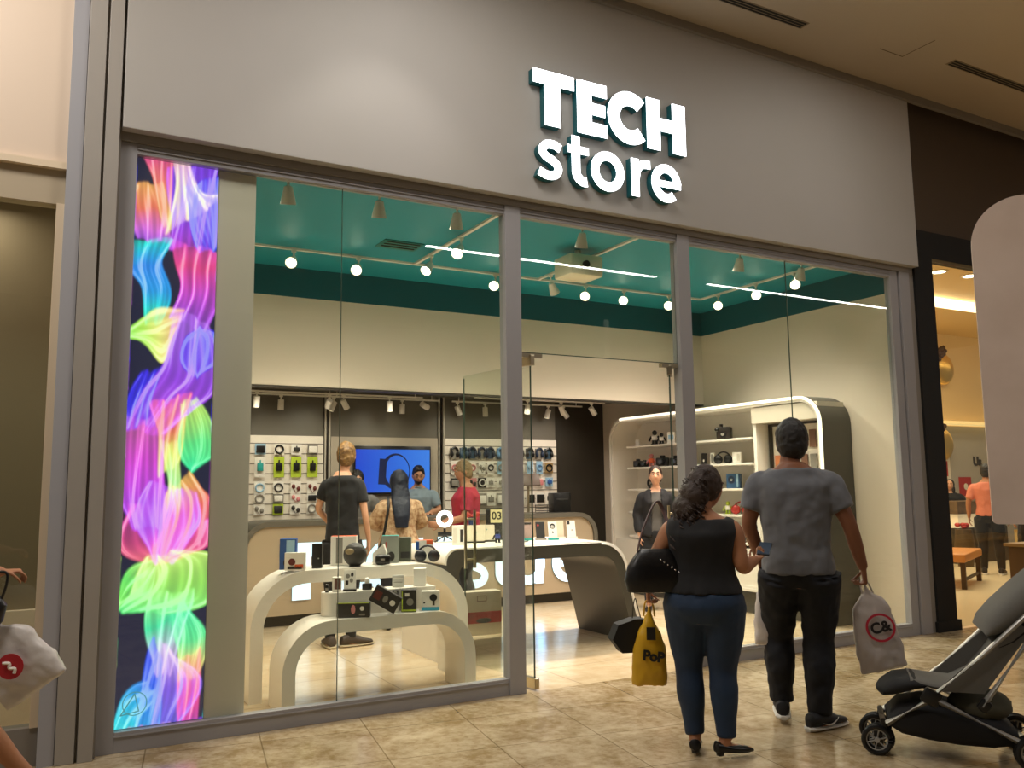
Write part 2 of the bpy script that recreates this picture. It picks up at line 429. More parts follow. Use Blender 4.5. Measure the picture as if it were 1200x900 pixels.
    v([(.6, .45), (.62, .52), (.75, .57)], [(.82, .44), (1.0, .49), (1.03, .54), (.8, .572)], ['e0ff60', '60e880', '20d890'], 110)
    v([(.0, .48), (-.06, .55), (-.05, .62), (.1, .67)], [(.4, .48), (.46, .55), (.5, .62), (.5, .67)], ['d060a0', 'd040c8', 'c040e8', 'b040ff'], 120, 1.2)
    v([(.42, .52), (.5, .58), (.5, .64)], [(.62, .52), (.64, .6), (.62, .65)], ['f0ff70', 'b0f090', 'ff9090'], 50)
    v([(.5, .61), (.5, .66), (.4, .72)], [(.75, .575), (1.02, .62), (1.04, .70)], ['ffc050', 'ff6a50', 'ff50a0'], 90, 1.1)
    v([(.3, .59), (.20, .66), (.35, .73)], [(.8, .61), (.88, .67), (.6, .73)], ['c050ff', 'b048ff', 'e060ff'], 110, 1.3)
    v([(-.02, .62), (-.02, .69), (.3, .73)], [(1.02, .66), (1.02, .70), (.6, .73)], ['a03090', 'd0407a', 'ff7080'], 90, .7)
    v([(.3, .72), (.2, .77), (-.03, .805)], [(.62, .71), (1.04, .725), (1.04, .80), (.5, .815)], ['f0ff80', 'b0ff60', '60f880'], 120, 1.25)
    v([(.35, .725), (.08, .75), (-.03, .805)], [(.4, .74), (.3, .78), (-.03, .80)], ['d0ff80', '70f060', '90ff60'], 60, .8)
    v([(.33, .78), (.35, .84), (.42, .92)], [(.85, .78), (.78, .82), (.6, .92)], ['a0ff70', '40e0a0', 'f0b0ff'], 100, 1.1)
    v([(.62, .82), (.65, .87), (.7, .93)], [(.75, .80), (1.02, .86), (.9, .93)], ['40e8a0', '60e890', 'ffb050'], 90)
    v([(.7, .90), (.72, .96), (.7, 1.02)], [(.95, .88), (.95, .95), (.9, 1.02)], ['ff8060', 'ff4070', 'c040c0'], 60)
    v([(.42, .86), (.3, .92), (.2, 1.02)], [(.5, .9), (.52, .95), (.45, 1.02)], ['1020ff', '1060ff', '10b0f0'], 70, 1.4)
    v([(.35, .93), (.1, .95), (-.03, 1.0)], [(.45, .95), (.3, .98), (.2, 1.02)], ['1080ff', '10b8f0', '20c8c8'], 70, 1.2)
    v([(.48, .86), (.45, .94), (.4, 1.02)], [(.6, .88), (.92, .94), (.65, 1.02)], ['f0c0ff', '9060ff', '7068ff'], 80, 1.1)
    img = img.reshape(H, W, 3); soft = np.zeros_like(img)
    for dy in range(-5, 6):
        for dx in range(-3, 4): soft += np.roll(np.roll(img, dy, 0), dx, 1)*math.exp(-(dy*dy/12+dx*dx/5))
    img = img*.75+soft/16*1.1; lum = img.max(axis=2, keepdims=True)
    img = img*(1-np.exp(-lum*1.9))/np.maximum(lum, 1e-4)*1.05+.12*np.clip(lum-1.3, 0, 2.5)
    return np.clip(base+img, 0, 1.2)
def led_display():
    x0, x1, z0, z1 = .462, .942, .115, 3.495
    t = thing('led_display', 'tall glowing screen of rainbow coloured veils behind the left window', 'screen', (x0, .055, 0))
    W, H = 150, 1040; img = led_art(W, H)
    vs = []; fs = []
    for j in range(H):
        for i in range(W): vs.append(((x1-x0)*i/(W-1), 0, z1-(z1-z0)*j/(H-1)))
    for j in range(H-1):
        for i in range(W-1): a = j*W+i; fs.append((a, a+W, a+W+1, a+1))
    me = bpy.data.meshes.new('screen'); me.from_pydata(vs, [], fs)
    at = me.attributes.new('picture', 'FLOAT_COLOR', 'POINT')
    d = np.ones((W*H, 4), dtype=np.float32); d[:, :3] = img.reshape(-1, 3); at.data.foreach_set('color', d.ravel())
    m = bpy.data.materials.new('led_picture'); m.use_nodes = True; nt = m.node_tree; b = nt.nodes['Principled BSDF']
    a = nt.nodes.new('ShaderNodeAttribute'); a.attribute_name = 'picture'
    b.inputs['Base Color'].default_value = (.01, .01, .012, 1); b.inputs['Roughness'].default_value = .4
    nt.links.new(a.outputs['Color'], b.inputs['Emission Color']); b.inputs['Emission Strength'].default_value = 1.0
    me.materials.append(m)
    o = bpy.data.objects.new('screen', me); COL.objects.link(o); o.parent = t
    MB().bb(-.0, .48, .002, .04, z0, z1).build('cabinet', BLACKM, t)
    mk = M('mark_cyan', '1f6f80', .5, emit=.35, ecol='7fe0e8'); mb = MB(); cxm, czm = .105, .245
    mb.ribbon([(cxm+.066*math.cos(a), czm+.066*math.sin(a)) for a in [2*PI*i/36 for i in range(36)]], [(cxm+.061*math.cos(a), czm+.061*math.sin(a)) for a in [2*PI*i/36 for i in range(36)]], -.002, -.0008, 'y', True)
    mb.ribbon([(.03, .19), (.10, .30)], [(.036, .187), (.106, .297)], -.002, -.0008); mb.ribbon([(.10, .30), (.125, .20)], [(.106, .30), (.131, .20)], -.002, -.0008); mb.ribbon([(.03, .19), (.125, .205)], [(.03, .184), (.125, .199)], -.002, -.0008)
    mb.build('screen_emblem', mk, t)
led_display()

# ================================================================== SIGN
def sign():
    t = thing('shop_sign', 'illuminated white channel letters reading TECH store on the shop header', 'sign', (3.2, -.10, 3.75))
    ox, oz = 3.2, 3.75
    for ch, x in (('T', 3.147), ('E', 3.54), ('C', 3.825), ('H', 4.215)): letter(ch, x-ox, 4.150-oz, .43, .43, -.07, 0, 'letter', LIT, t, SIGNSIDE)
    for ch, x in (('s', 3.165), ('t', 3.43), ('o', 3.652), ('r', 4.04), ('e', 4.24)): letter(ch, x-ox, 3.726-oz, .31, .31, -.07, 0, 'letter', LIT, t, SIGNSIDE)
sign()

# ================================================================== MALL CEILING DETAILS
def slot_vent(x0, x1, y, label):
    t = thing('ceiling_vent', label, 'air vent', ((x0+x1)/2, y, cz), 0)
    L = x1-x0
    MB().bb(-L/2, L/2, -.05, .05, -.004, .0).build('frame', M('vent_frame', '8a7a60', .6), t)
    for k in (-.03, 0, .03): MB().bb(-L/2+.02, L/2-.02, k-.009, k+.009, -.0075, -.0045).build('slot', BLACKM, t)
slot_vent(3.2, 5.68, -.55, 'long black slot air vent in the mall ceiling above the shop sign')
slot_vent(7.41, 10.4, -.745, 'long black slot air vent in the mall ceiling at the right end')
mb = MB(); mb.ribbon([(6.60, -.60), (6.91, -.60), (6.91, -.93)], [(6.60, -.592), (6.918, -.592), (6.918, -.93)], cz-.0015, cz+.01, 'z')
tag(mb.build('access_hatch', M('hatch_seam', '5c4c33', .8)), 'thin dark seam of an access hatch in the beige ceiling', 'ceiling hatch')

# ================================================================== LEFT NEIGHBOUR
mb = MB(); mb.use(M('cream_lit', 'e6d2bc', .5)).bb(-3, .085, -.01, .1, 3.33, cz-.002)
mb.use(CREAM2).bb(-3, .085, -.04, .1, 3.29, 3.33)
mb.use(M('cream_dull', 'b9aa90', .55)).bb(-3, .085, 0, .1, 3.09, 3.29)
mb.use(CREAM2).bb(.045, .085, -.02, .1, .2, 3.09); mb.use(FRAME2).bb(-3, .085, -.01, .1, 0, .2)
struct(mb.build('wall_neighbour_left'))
struct(MB().bb(-3, .045, .03, .04, .2, 3.09).build('window_6', GLASS))
slab('wall_inner_left', -3, .2, .62, .7, 0, 3.3, M('olive_wall', '8b7d62', .6))
slab('floor', -3, .26, 0, .62, -.1, 0, M('bright_floor', 'e8d4b4', .4))
slab('bright_patch_left', -3, .2, .56, .62, 0, .75, M('bright_patch_cream', 'f2dfc4', .5))  # pale block added to stand in for the bright lit patch of floor

# ================================================================== RIGHT NEIGHBOUR
mb = MB(); mb.use(BROWN).bb(7.66, 14, .0, .1, 4.0, cz-.002)
mb.use(BLACKM).bb(7.76, 14, -.03, .12, 3.72, 4.0); mb.bb(7.68, 7.97, -.03, .12, 0, 3.72); mb.bb(7.66, 8.02, -.04, .14, 0, .10)
mb.use(FRAME2).bb(7.60, 7.68, -.005, .1, 0, cz-.002)
struct(mb.build('wall_neighbour_right'))
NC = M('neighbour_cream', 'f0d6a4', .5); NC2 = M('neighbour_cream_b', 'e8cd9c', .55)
slab('floor', 7.6, 24, 0, 9, -.1, 0, M('neighbour_floor', 'ecd9b4', .25))
slab('wall_neighbour_back', 7.6, 24, 6.0, 6.1, 0, 4.75, NC)
slab('wall_neighbour_side', 7.62, 7.72, .12, 6, 0, 4.6, NC2)
slab('ceiling', 7.62, 24, .12, 6.1, 4.6, 4.7, NC2)
slab('trim_6', 14.5, 22, 5.93, 6.0, 0, 2.60, M('neighbour_grey_wall', 'b7b4ae', .5))
slab('trim_7', 14, 22, 5.6, 6.0, 2.62, 2.68, M('gold_ledge', 'e8c274', .3, emit=.8, ecol='ffd890'))
slab('trim_8', 11.4, 22, 3.6, 3.75, 4.45, 4.58, M('cove_light', 'fff0d0', .4, emit=3.5, ecol='ffe6bc'))
struct(MB().bb(8.02, 9.2, .0, .012, .02, 3.7).build('window_7', GLASS))
def downlight(x, y, label):
    t = thing('recessed_downlight', label, 'ceiling light', (x, y, 4.6))
    MB().lathe([(.14, 0), (.14, -.012), (.105, -.014), (.105, 0)]).build('rim', WHITEM, t, True)
    MB().cyl((0, 0, -.006), (0, 0, -.002), .1).build('lens', LENS, t)
downlight(11.84, 2.49, 'round recessed ceiling light of the neighbouring shop, nearer the black frame')
downlight(12.54, 2.44, 'round recessed ceiling light of the neighbouring shop, nearer the white board')
# sprinkler head under the neighbour ceiling
o = MB().cyl((12.0, 3.0, 4.54), (12.0, 3.0, 4.602), .03).cyl((12.0, 3.0, 4.52), (12.0, 3.0, 4.54), .06).build('sprinkler_head', M('bronze', '5c4020', .4), None, True)
tag(o, 'small dark round sprinkler head under the neighbouring shop ceiling', 'sprinkler')

# opposite side of the mall (seen only as reflections)
slab('wall_mall', -6, 24, -14.1, -14, 0, cz, M('mall_far_wall', '6b5f50', .7))
# ================================================================== DISPLAY TABLES (arched)
def arch(name, label, cat, x0, x1, y0, y1, ztop, th, R, mat, mats2=None, slant=0.0):
    """inverted-U ribbon table. outer profile rounded with radius R"""
    t = thing(name, label, cat, ((x0+x1)/2, (y0+y1)/2, 0)); cx, cy = (x0+x1)/2, (y0+y1)/2
    def prof(o):
        r = max(R-o, .05); a, b, z = x0+o-cx, x1-o-cx, ztop-o; n = 10
        P = [(a, 0), (a, (z-r)*.5), (a, z-r)]
        P += arc(a+r, z-r, r, r, 180, 90, n)[1:]
        P += arc(b-r, z-r, r, r, 90, 0, n)
        P += [(b, (z-r)*.5), (b, 0)]
        return [(u-slant*max(0, -u)*0, v) for u, v in P]
    mb = MB(); mb.ribbon(prof(0), prof(th), y0-cy, y1-cy); mb.build('arched_top', mat, t, True, angle=35)
    return t
arch('display_table', 'tall white arched display table behind the left window', 'display table', 1.345, 3.0, .70, 1.08, .872, .088, .40, WHITE)
t2 = arch('display_table', 'low white arched display table nearest the left window glass', 'display table', 1.465, 2.865, .30, .64, .572, .088, .33, WHITE)
# riser on the low table
mb = MB(); o_ = [(1.79, .46)]+[(2.62, .46), (2.62, .62)]+arc(1.85, .54, .08, .08, 90, 270, 8)[0:]
mb.prism([(a-2.2, b-.54) for a, b in [(2.62, .46), (2.62, .62)]+arc(1.87, .54, .08, .08, 90, 270, 10)], .001, .158, 'z')
tag(mb.build('display_riser', WHITE, None, True, loc=(2.2, .54, .572)), 'round-ended white riser block standing on the low arched table', 'display riser')

# ---- counter in the middle with slanted leg
def counter():
    t = thing('counter', 'white topped counter with dark grey slanted leg in the middle of the shop', 'counter', (4.0, 1.6, 0))
    cx, cy = 4.0, 1.6; y0, y1 = 1.17, 2.1; z = .935; n = 12; R = .3; th = .128
    x0, xt, xb = 3.02, 4.90, 5.06
    def prof(o, xo=0):
        r = R-o if o < R else .05; r = max(r, .08)
        P = [(x0+o, 0), (x0+o, .4), (x0+o, z-r-o*0)] if False else []
        P = [(x0+o, 0), (x0+o, .5), (x0+o, z-o-.12)]+arc(x0+o+.10, z-o-.10, .10, .10, 180, 90, 5)
        P += arc(xt-o-r, z-o-r, r, r, 90, 12, n)
        k = (xb-xt)
        P += [(xt-o+k*.5, (z-r)*.5), (xt-o+k*1.1, 0)]
        return [(a-cx, b) for a, b in P]
    mb = MB(); mb.use(DARK2).ribbon(prof(.014), prof(th), y0-cy, y1-cy)
    mb.build('body', None, t, True, angle=35)
    mb = MB(); mb.use(WHITE).ribbon(prof(0)[2:], prof(.0135)[2:], y0-cy-.004, y1-cy+.004).ribbon([(q[0], q[1]) for q in prof(.0135)[9:]], [(q[0], q[1]) for q in prof(.03)[9:]], y0-cy-.004, y0-cy-.0005); mb.build('counter_top', None, t, True, angle=35)
    MB().prism([(3.18-cx, 0), (3.30-cx, 0), (3.30-cx, .78), (3.18-cx, .78)], y0+.42-cy, y1-.03-cy).build('leg_panel', DARK2, t)
    mb = MB().bb(3.005-cx, 3.019-cx, y0+.02-cy, y1-.02-cy, 0, .74).build('side_panel', WHITE, t)
counter()

# ---- reception desk at the back
def desk():
    x0, x1, y0, y1 = 1.93, 6.40, 3.85, 4.45; cx, cy = (x0+x1)/2, (y0+y1)/2
    t = thing('reception_desk', 'long beige reception desk with glowing letters on its front', 'desk', (cx, cy, 0))
    zt, zb, R = 1.105, .12, .28
    out = [(x0, zb)]+arc(x0+R, zt-R, R, R, 180, 90, 10)+arc(x1-R, zt-R, R, R, 90, 0, 10)+[(x1, zb)]
    o = .055; r = R-o
    inn = [(x0+o, zb)]+arc(x0+R, zt-R, r, r, 180, 90, 10)+arc(x1-R, zt-R, r, r, 90, 0, 10)+[(x1-o, zb)]
    f = lambda P: [(a-cx, b) for a, b in P]
    MB().ribbon(f(out), f(inn), y0-cy-.03, y1-cy).build('shell', GREY, t, True, angle=35)
    MB().prism(f(inn), y0-cy, y0-cy+.04).build('front_panel', BEIGE, t)
    MB().bb(x0+.08-cx, x1-.08-cx, y0+.1-cy, y1-cy, 0, zb).build('plinth', DARK, t)
    # letters on the front
    L = [('T', 2.325, .272, .60, .60, 1.0), ('E', 2.89, .272, .60, .60, 1), ('C', 3.27, .272, .60, .60, 1), ('H', 3.78, .272, .60, .60, 1),
         ('s', 4.47, .255, .47, .47, 1), ('t', 4.83, .255, .47, .47, 1), ('o', 5.12, .255, .47, .47, 1), ('r', 5.46, .255, .47, .47, 1), ('e', 5.70, .255, .47, .47, 1)]
    for ch, x, z, sx, sz, _ in L: letter(ch, x-cx, z, sx, sz, y0-cy-.022, y0-cy, 'letter', LIT2, t, SIGNSIDE)
desk()

# ================================================================== BACK WALL
def wall_cabinet(name, label, x0, x1, mat):
    t = thing(name, label, 'wall display', ((x0+x1)/2, 5.17, 0)); w = x1-x0
    MB().bb(-w/2, w/2, -.03, .0, .0, 2.10).build('panel', mat, t)
    return t, w
SLATM = M('slatwall_white', 'efe6d8', .5)
def slatwall(label, x0, x1):
    t, w = wall_cabinet('slatwall', label, x0, x1, SLATM)
    mb = MB(); z = 1.02
    while z < 2.05: mb.bb(-w/2, w/2, -.034, -.0301, z, z+.010); z += .122
    mb.build('groove_strip', M('slat_groove', '6f675c', .6), t)
    MB().bb(-w/2, w/2, -.005, .02, 2.101, 2.66).build('upper_panel', GREY, t)
slatwall('white slatted wall with hanging packs left of the television', 1.9, 3.17)
slatwall('white slatted wall with rows of headphones right of the television', 4.85, 6.62)
t, w = wall_cabinet('wall_cladding', 'plain beige wall panel behind the television', 3.27, 4.74, M('tv_panel', 'b5aa98', .5))
MB().bb(-w/2, w/2, -.005, .02, 2.101, 2.66).build('upper_panel', GREY, t)
for x, lb in ((3.195, 'pale vertical post on the back wall left of the television'), (3.25, 'pale vertical post close beside the television panel on its left'), (4.76, 'pale vertical post on the back wall right of the television'), (4.83, 'pale vertical post beside the headphone wall')):
    tag(MB().bb(-.010, .010, -.06, -.03, 0, 2.66).build('wall_upright', M('upright', 'b9b2a4', .4), None, loc=(x, 5.195, 0)), lb, 'shelf upright')
def tv():
    x0, x1, z0, z1 = 3.55, 4.61, 1.365, 1.985
    t = thing('television', 'wall mounted television showing a dark wristband on a blue background', 'television', ((x0+x1)/2, 5.10, z0)); w = x1-x0; h = z1-z0
    MB().box((0, .0, h/2), (w, .06, h), bev=.006).build('casing', BLACK, t, True)
    m = bpy.data.materials.new('tv_blue'); m.use_nodes = True; nt = m.node_tree; b = nt.nodes['Principled BSDF']
    tc = nt.nodes.new('ShaderNodeTexCoord'); sx = nt.nodes.new('ShaderNodeSeparateXYZ'); nt.links.new(tc.outputs['Object'], sx.inputs[0])
    r = nt.nodes.new('ShaderNodeValToRGB'); r.color_ramp.elements[0].color = lin('1c4fe6'); r.color_ramp.elements[1].color = lin('3f8bff')
    mr = nt.nodes.new('ShaderNodeMapRange'); mr.inputs[1].default_value = -.5; mr.inputs[2].default_value = .5
    nt.links.new(sx.outputs[0], mr.inputs[0]); nt.links.new(mr.outputs[0], r.inputs[0]); nt.links.new(r.outputs[0], b.inputs['Emission Color']); b.inputs['Emission Strength'].default_value = .95; b.inputs['Base Color'].default_value = (0, 0, 0, 1)
    scr = MB().bb(-w/2+.02, w/2-.02, -.033, -.0305, .025, h-.045).build('screen', m, t)
    out = [( .03+.20*math.cos(a), .29+.235*math.sin(a)) for a in [i*2*PI/40 for i in range(40)]]
    inn = [(.04+(.155 if math.cos(a) < 0 else .178)*math.cos(a), .295+.205*math.sin(a)) for a in [i*2*PI/40 for i in range(40)]]
    W = M('tv_band', '0b1a4a', .6, emit=.12, ecol='10286a')
    mb = MB(); mb.ribbon(out, inn, -.035, -.0335, 'y', True)
    mb.box((-.15, -.0355, .29), (.10, .0015, .33), rot=Euler((0, .06, 0)))
    mb.build('wristband_picture', W, scr)
tv()

# ================================================================== RIGHT DISPLAY WALL
def display_wall():
    y0, y1, z0, z1, xf, xb = .70, 4.42, .25, 2.36, 7.05, 7.495
    t = thing('shelf_wall', 'white illuminated shelf wall with rounded dark end along the right side', 'shelf unit', (7.27, 2.5, 0)); cx, cy = 7.27, 2.5
    R = .30
    def ring(o):
        r = max(R-o, .03)
        P = arc(y0+o+r, z1-o-r, r, r, 180, 90, 8)+arc(y1-o-r, z1-o-r, r, r, 90, 0, 8)+[(y1-o, z0+o), (y0+o, z0+o)]
        return [(a-cy, b) for a, b in P]
    mb = MB(); mb.use(DARK2).ribbon(ring(0), ring(.03), xf-cx+.01, xb-cx, 'x', True)
    mb.build('outer_shell', None, t, True, angle=35)
    MB().use(WHITE).ribbon(ring(.031), ring(.06), xf-cx+.01, xb-cx, 'x', True).build('inner_shell', WHITE, t, True, angle=35)
    o1, o2 = ring(.0), ring(.03)
    E1 = [(.70-cy, .95), (.70-cy, 1.5)]+o1[:11]; E2 = [(.73-cy, .95), (.73-cy, 1.5)]+o2[:11]
    MB().ribbon(E1, E2, xf-cx-.004, xf-cx+.009, 'x').build('light_edge', M('led_edge', 'fff6e4', .4, emit=1.5, ecol='fff2da'), t, True, angle=35)
    MB().ribbon(o1[10:]+[(.70-cy, z0), (.70-cy, .949)], o2[10:]+[(.73-cy, z0+.03), (.73-cy, .949)], xf-cx-.004, xf-cx+.009, 'x').build('front_edge', WHITE, t, True, angle=35)
    MB().prism(ring(.06), xb-cx-.02, xb-cx, 'x').build('back_panel', WHITEM, t)
    MB().bb(xf-cx+.02, xb-cx-.021, y0-cy+.061, y1-cy-.061, z0+.06, .72).build('base_cabinet', WHITE, t)
    MB().bb(xf-cx+.08, xb-cx, y0-cy+.05, y1-cy-.05, .0, z0).build('plinth', DARK2, t)
    for k, z in enumerate((1.967, 1.68, 1.39, 1.09, .775)):
        MB().bb(xf-cx+.02, xb-cx-.021, 1.73-cy, 4.05-cy, z-.025, z, .003).build('shelf', WHITE, t)
    MB().bb(xf-cx+.04, xb-cx-.021, 1.655-cy, 1.70-cy, .721, 2.11).build('divider', WHITE, t)
    MB().bb(xf-cx+.02, xb-cx-.021, .761-cy, 1.70-cy, 2.112, 2.29).build('upper_fascia', M('fascia', 'c9c0ae', .5), t)
    # dark framed accessory bay
    fr = MB(); 
    fr.bb(-.01, .03, .80-cy, .825-cy, 1.25, 2.10); fr.bb(-.01, .03, 1.61-cy, 1.635-cy, 1.25, 2.10); fr.bb(-.01, .03, .80-cy, 1.635-cy, 2.08, 2.105); fr.bb(-.01, .03, .80-cy, 1.635-cy, 1.23, 1.25)
    fr.build('accessory_frame', DARK, t)
    MB().bb(.03, .035, .826-cy, 1.609-cy, 1.251, 2.079).build('accessory_board', SLATM, t)
display_wall()

# ================================================================== GLASS DOORS (standing open)
def door(hx, name, sgn):
    t = thing(name, None, None, (hx, .04, 0)); t['kind'] = 'structure'; t.rotation_euler = (0, 0, sgn)
    MB().bb(-.006, .006, .0, .90, .06, 2.36).build('door_glass', DGLASS, t)
    for ye in (.898, -.0015): MB().bb(-.0065, .0065, ye, ye+.003, .086, 2.339).build('door_edge', GLASSE, t)
    for z0, z1 in ((.01, .085), (2.34, 2.42)): MB().bb(-.02, .02, -.03, .14, z0, z1, .004).build('patch_fitting', STEEL, t)
    for s in (-1, 1):
        mb = MB().cyl((s*.045, .82, .80), (s*.045, .82, 1.26), .012)
        for z in (.87, 1.19): mb.cyl((0, .82, z), (s*.045, .82, z), .008)
        mb.build('door_handle', STEEL, t, True)
door(3.205, 'door_1', .13); door(4.53, 'door_2', -.69)
slab('trim_8', 3.115, 3.30, .02, .06, 2.40, 2.432, STEEL); slab('trim_9', 4.44, 4.605, .02, .06, 2.40, 2.432, STEEL)

# ================================================================== TRACK LIGHTING
def make_head(kind):
    """kind 'bell' for the main room, 'can' for the rear room"""
    t = bpy.data.objects.new('track_spotlight', None); COL.objects.link(t); t.empty_display_size = .03
    MB().bb(-.02, .02, -.012, .012, -.02, 0).cyl((0, 0, -.02), (0, 0, -.075), .009).build('neck', TRACK, t, True)
    h = MB()
    if kind == 'bell': h.lathe([(.012, .0), (.03, -.01), (.036, -.04), (.05, -.10), (.055, -.13), (.048, -.13), (.045, -.122), (.0001, -.12)])
    else: h.lathe([(.012, .03), (.036, .028), (.038, -.10), (.034, -.10), (.032, -.09), (.0001, -.09)])
    hd = h.build('lamp_head', TRACK, t, True); hd.location = (0, 0, -.08)
    ln = MB().cyl((0, 0, -.127 if kind == 'bell' else -.097), (0, 0, -.121 if kind == 'bell' else -.091), .043 if kind == 'bell' else .03).build('lens', LENS, hd, True)
    return t
PROTO = {}
def head(kind, x, y, z, aim, lit, label, group):
    if kind not in PROTO: t = PROTO[kind] = make_head(kind)
    else: t = dup(PROTO[kind])
    tag(t, label, 'spotlight', group); t.location = (x, y, z)
    for ch in t.children:
        if ch.name.startswith('lamp_head'):
            ch.rotation_euler = (-V(aim)).normalized().to_track_quat('Z', 'Y').to_euler()
            ln = ch.children[0]
            if not lit:
                ln.data = ln.data.copy(); ln.data.materials.clear(); ln.data.materials.append(LENSOFF)
    return t
def track(label, x0, y0, x1, y1, z):
    mb = MB(); L = math.hypot(x1-x0, y1-y0); dz = .055 if z < 3 else 0; mb.bb(0, L, -.015, .015, -.02-dz, -dz)
    if dz:
        for q in (.1, L/2, L-.1): mb.cyl((q, 0, -dz-.001), (q, 0, 0), .006, n=8)
    o = mb.build('light_track', TRACK, None, loc=(x0, y0, z), rotz=math.atan2(y1-y0, x1-x0))
    tag(o, label, 'light track'); return o
zt = 3.60; zc = 3.65
track('white lamp track running along the shop window under the teal ceiling', .4, .36, 6.87, .36, 3.6499)
track('white lamp track along the back of the teal ceiling, in front of the cream bulkhead', .4, 2.25, 6.87, 2.25, 3.6499)
track('white lamp track crossing the teal ceiling behind the left mullion', 3.2, .375, 3.2, 2.235, 3.6499)
track('white lamp track crossing the teal ceiling above the door', 4.62, .375, 4.62, 2.235, 3.6499)
track('white lamp track crossing the teal ceiling near the right wall', 6.88, .36, 6.88, 2.25, 3.6499)
TO = V((-.55, -.95, -.55))
ords = ['leftmost', 'second from the left', 'third from the left', 'fourth from the left', 'fifth from the left', 'rightmost']
for k, x in enumerate((2.0, 2.62, 4.10, 5.23, 5.75, 6.40)):
    head('bell', x, 2.25, 3.63, (-.25-x*.10, -.9, -.62), True, '%s lit white spotlight on the rear track of the teal ceiling' % ords[k], 'lit spotlights on the rear track')
for k, (x, o) in enumerate(((1.46, 'leftmost'), (2.13, 'second from the left'), (2.76, 'third from the left'), (3.92, 'fourth from the left'), (5.69, 'fifth from the left'), (6.5, 'rightmost'))):
    head('bell', x, .36, 3.63, (.1, .35, -1), False, '%s bell shaped white spotlight on the front track by the window' % o, 'spotlights on the front track')
for y, o, a in ((1.85, 'farther', (-.6, -.35, -.7)), (1.2, 'nearer', (-.55, -.45, -.7))):
    head('bell', 3.2, y, 3.63, a, True, '%s of two lit spotlights on the cross track behind the left mullion' % o, 'lit spotlights on the left cross track')
head('bell', 4.62, 2.0, 3.63, (.6, .3, -.8), False, 'white spotlight turned aside on the cross track above the door', 'spotlights on the cross track above the door')
for y, o in ((1.95, 'farthest'), (1.35, 'middle'), (.80, 'nearest')):
    head('bell', 6.88, y, 3.63, (-.75, -.75, -.65), True, '%s of three lit spotlights on the track near the right wall' % o, 'lit spotlights on the right track')
# rear room tracks and cans
track('front lamp track of the grey rear ceiling on the left', 1.9, 4.75, 4.35, 4.75, 2.6599)
track('back lamp track of the grey rear ceiling on the left', 1.9, 5.02, 4.7, 5.02, 2.6599)
track('front lamp track of the grey rear ceiling on the right', 4.95, 4.45, 7.0, 4.45, 2.6599)
track('back lamp track of the grey rear ceiling on the right', 4.9, 5.02, 7.0, 5.02, 2.6599)
for k, (x, y, a) in enumerate(((2.25, 4.75, (0, .3, -1)), (2.60, 5.02, (0, .1, -1)), (3.12, 4.75, (.0, .9, -.7)), (3.30, 4.75, (.5, .2, -.8)), (3.26, 5.02, (-.4, 0, -.9)), (3.90, 4.75, (.1, .2, -1)),
                               (4.18, 5.02, (0, .1, -1)), (4.36, 4.75, (.9, .5, -.3)), (4.98, 5.02, (.35, 0, -.9)), (5.40, 5.02, (.05, .0, -1)), (5.75, 4.45, (.0, .3, -1)), (6.28, 4.45, (.5, .2, -.8)), (6.42, 5.02, (-.3, .0, -.9)), (6.68, 5.02, (.6, 0, -.7)), (6.78, 4.45, (.6, .1, -.7)))):
    where = ['above the left slatwall, near its outer end', 'above the left slatwall, middle', 'pointing back above the left pair of posts', 'tilted above the left pair of posts, nearer', 'tilted above the left pair of posts, farther', 'hanging straight above the left part of the television',
             'hanging straight above the middle of the television', 'turned aside at the end of the left front track', 'tilted above the left end of the headphone wall', 'hanging straight above the headphone wall, left of the mullion', 'hanging straight just right of the left mullion',
             'upper of two crossed heads right of the mullion', 'lower of two crossed heads right of the mullion', 'tilted left one of the pair near the dark wall', 'tilted right one of the pair near the dark wall'][k]
    head('can', x, y, 2.585, a, False, 'small white can spotlight '+where, 'small can spotlights of the rear room')

# ceiling outlets
def outlet(x, y, w, d, label, mat):
    t = thing('ceiling_diffuser', label, 'air vent', (x, y, 3.6499))
    MB().bb(-w/2, w/2, -d/2, d/2, -.008, 0).build('frame', mat, t)
    for k in range(3): MB().bb(-w/2+.03, w/2-.03, -d/2+.03+k*(d-.04)/3, -d/2+.045+k*(d-.04)/3, -.016, -.0085).build('slat', DARK, t)
outlet(2.83, 1.72, .38, .26, 'dark slatted air vent in the teal ceiling behind the left window', M('vent_teal', '14706a', .5))
t = thing('projector', 'boxy cream projector hanging from the teal ceiling above the doorway', 'projector', (4.40, 1.15, 3.6499))
MB().box((0, 0, -.17), (.36, .30, .20), bev=.02).build('body', M('projector_cream', 'f0e8cc', .4), t, True)
MB().cyl((0, 0, -.11), (0, 0, 0), .03).build('bracket', TRACK, t, True); MB().cyl((-.02, -.15, -.17), (-.02, -.175, -.17), .035).build('lens', BLACK, t, True)

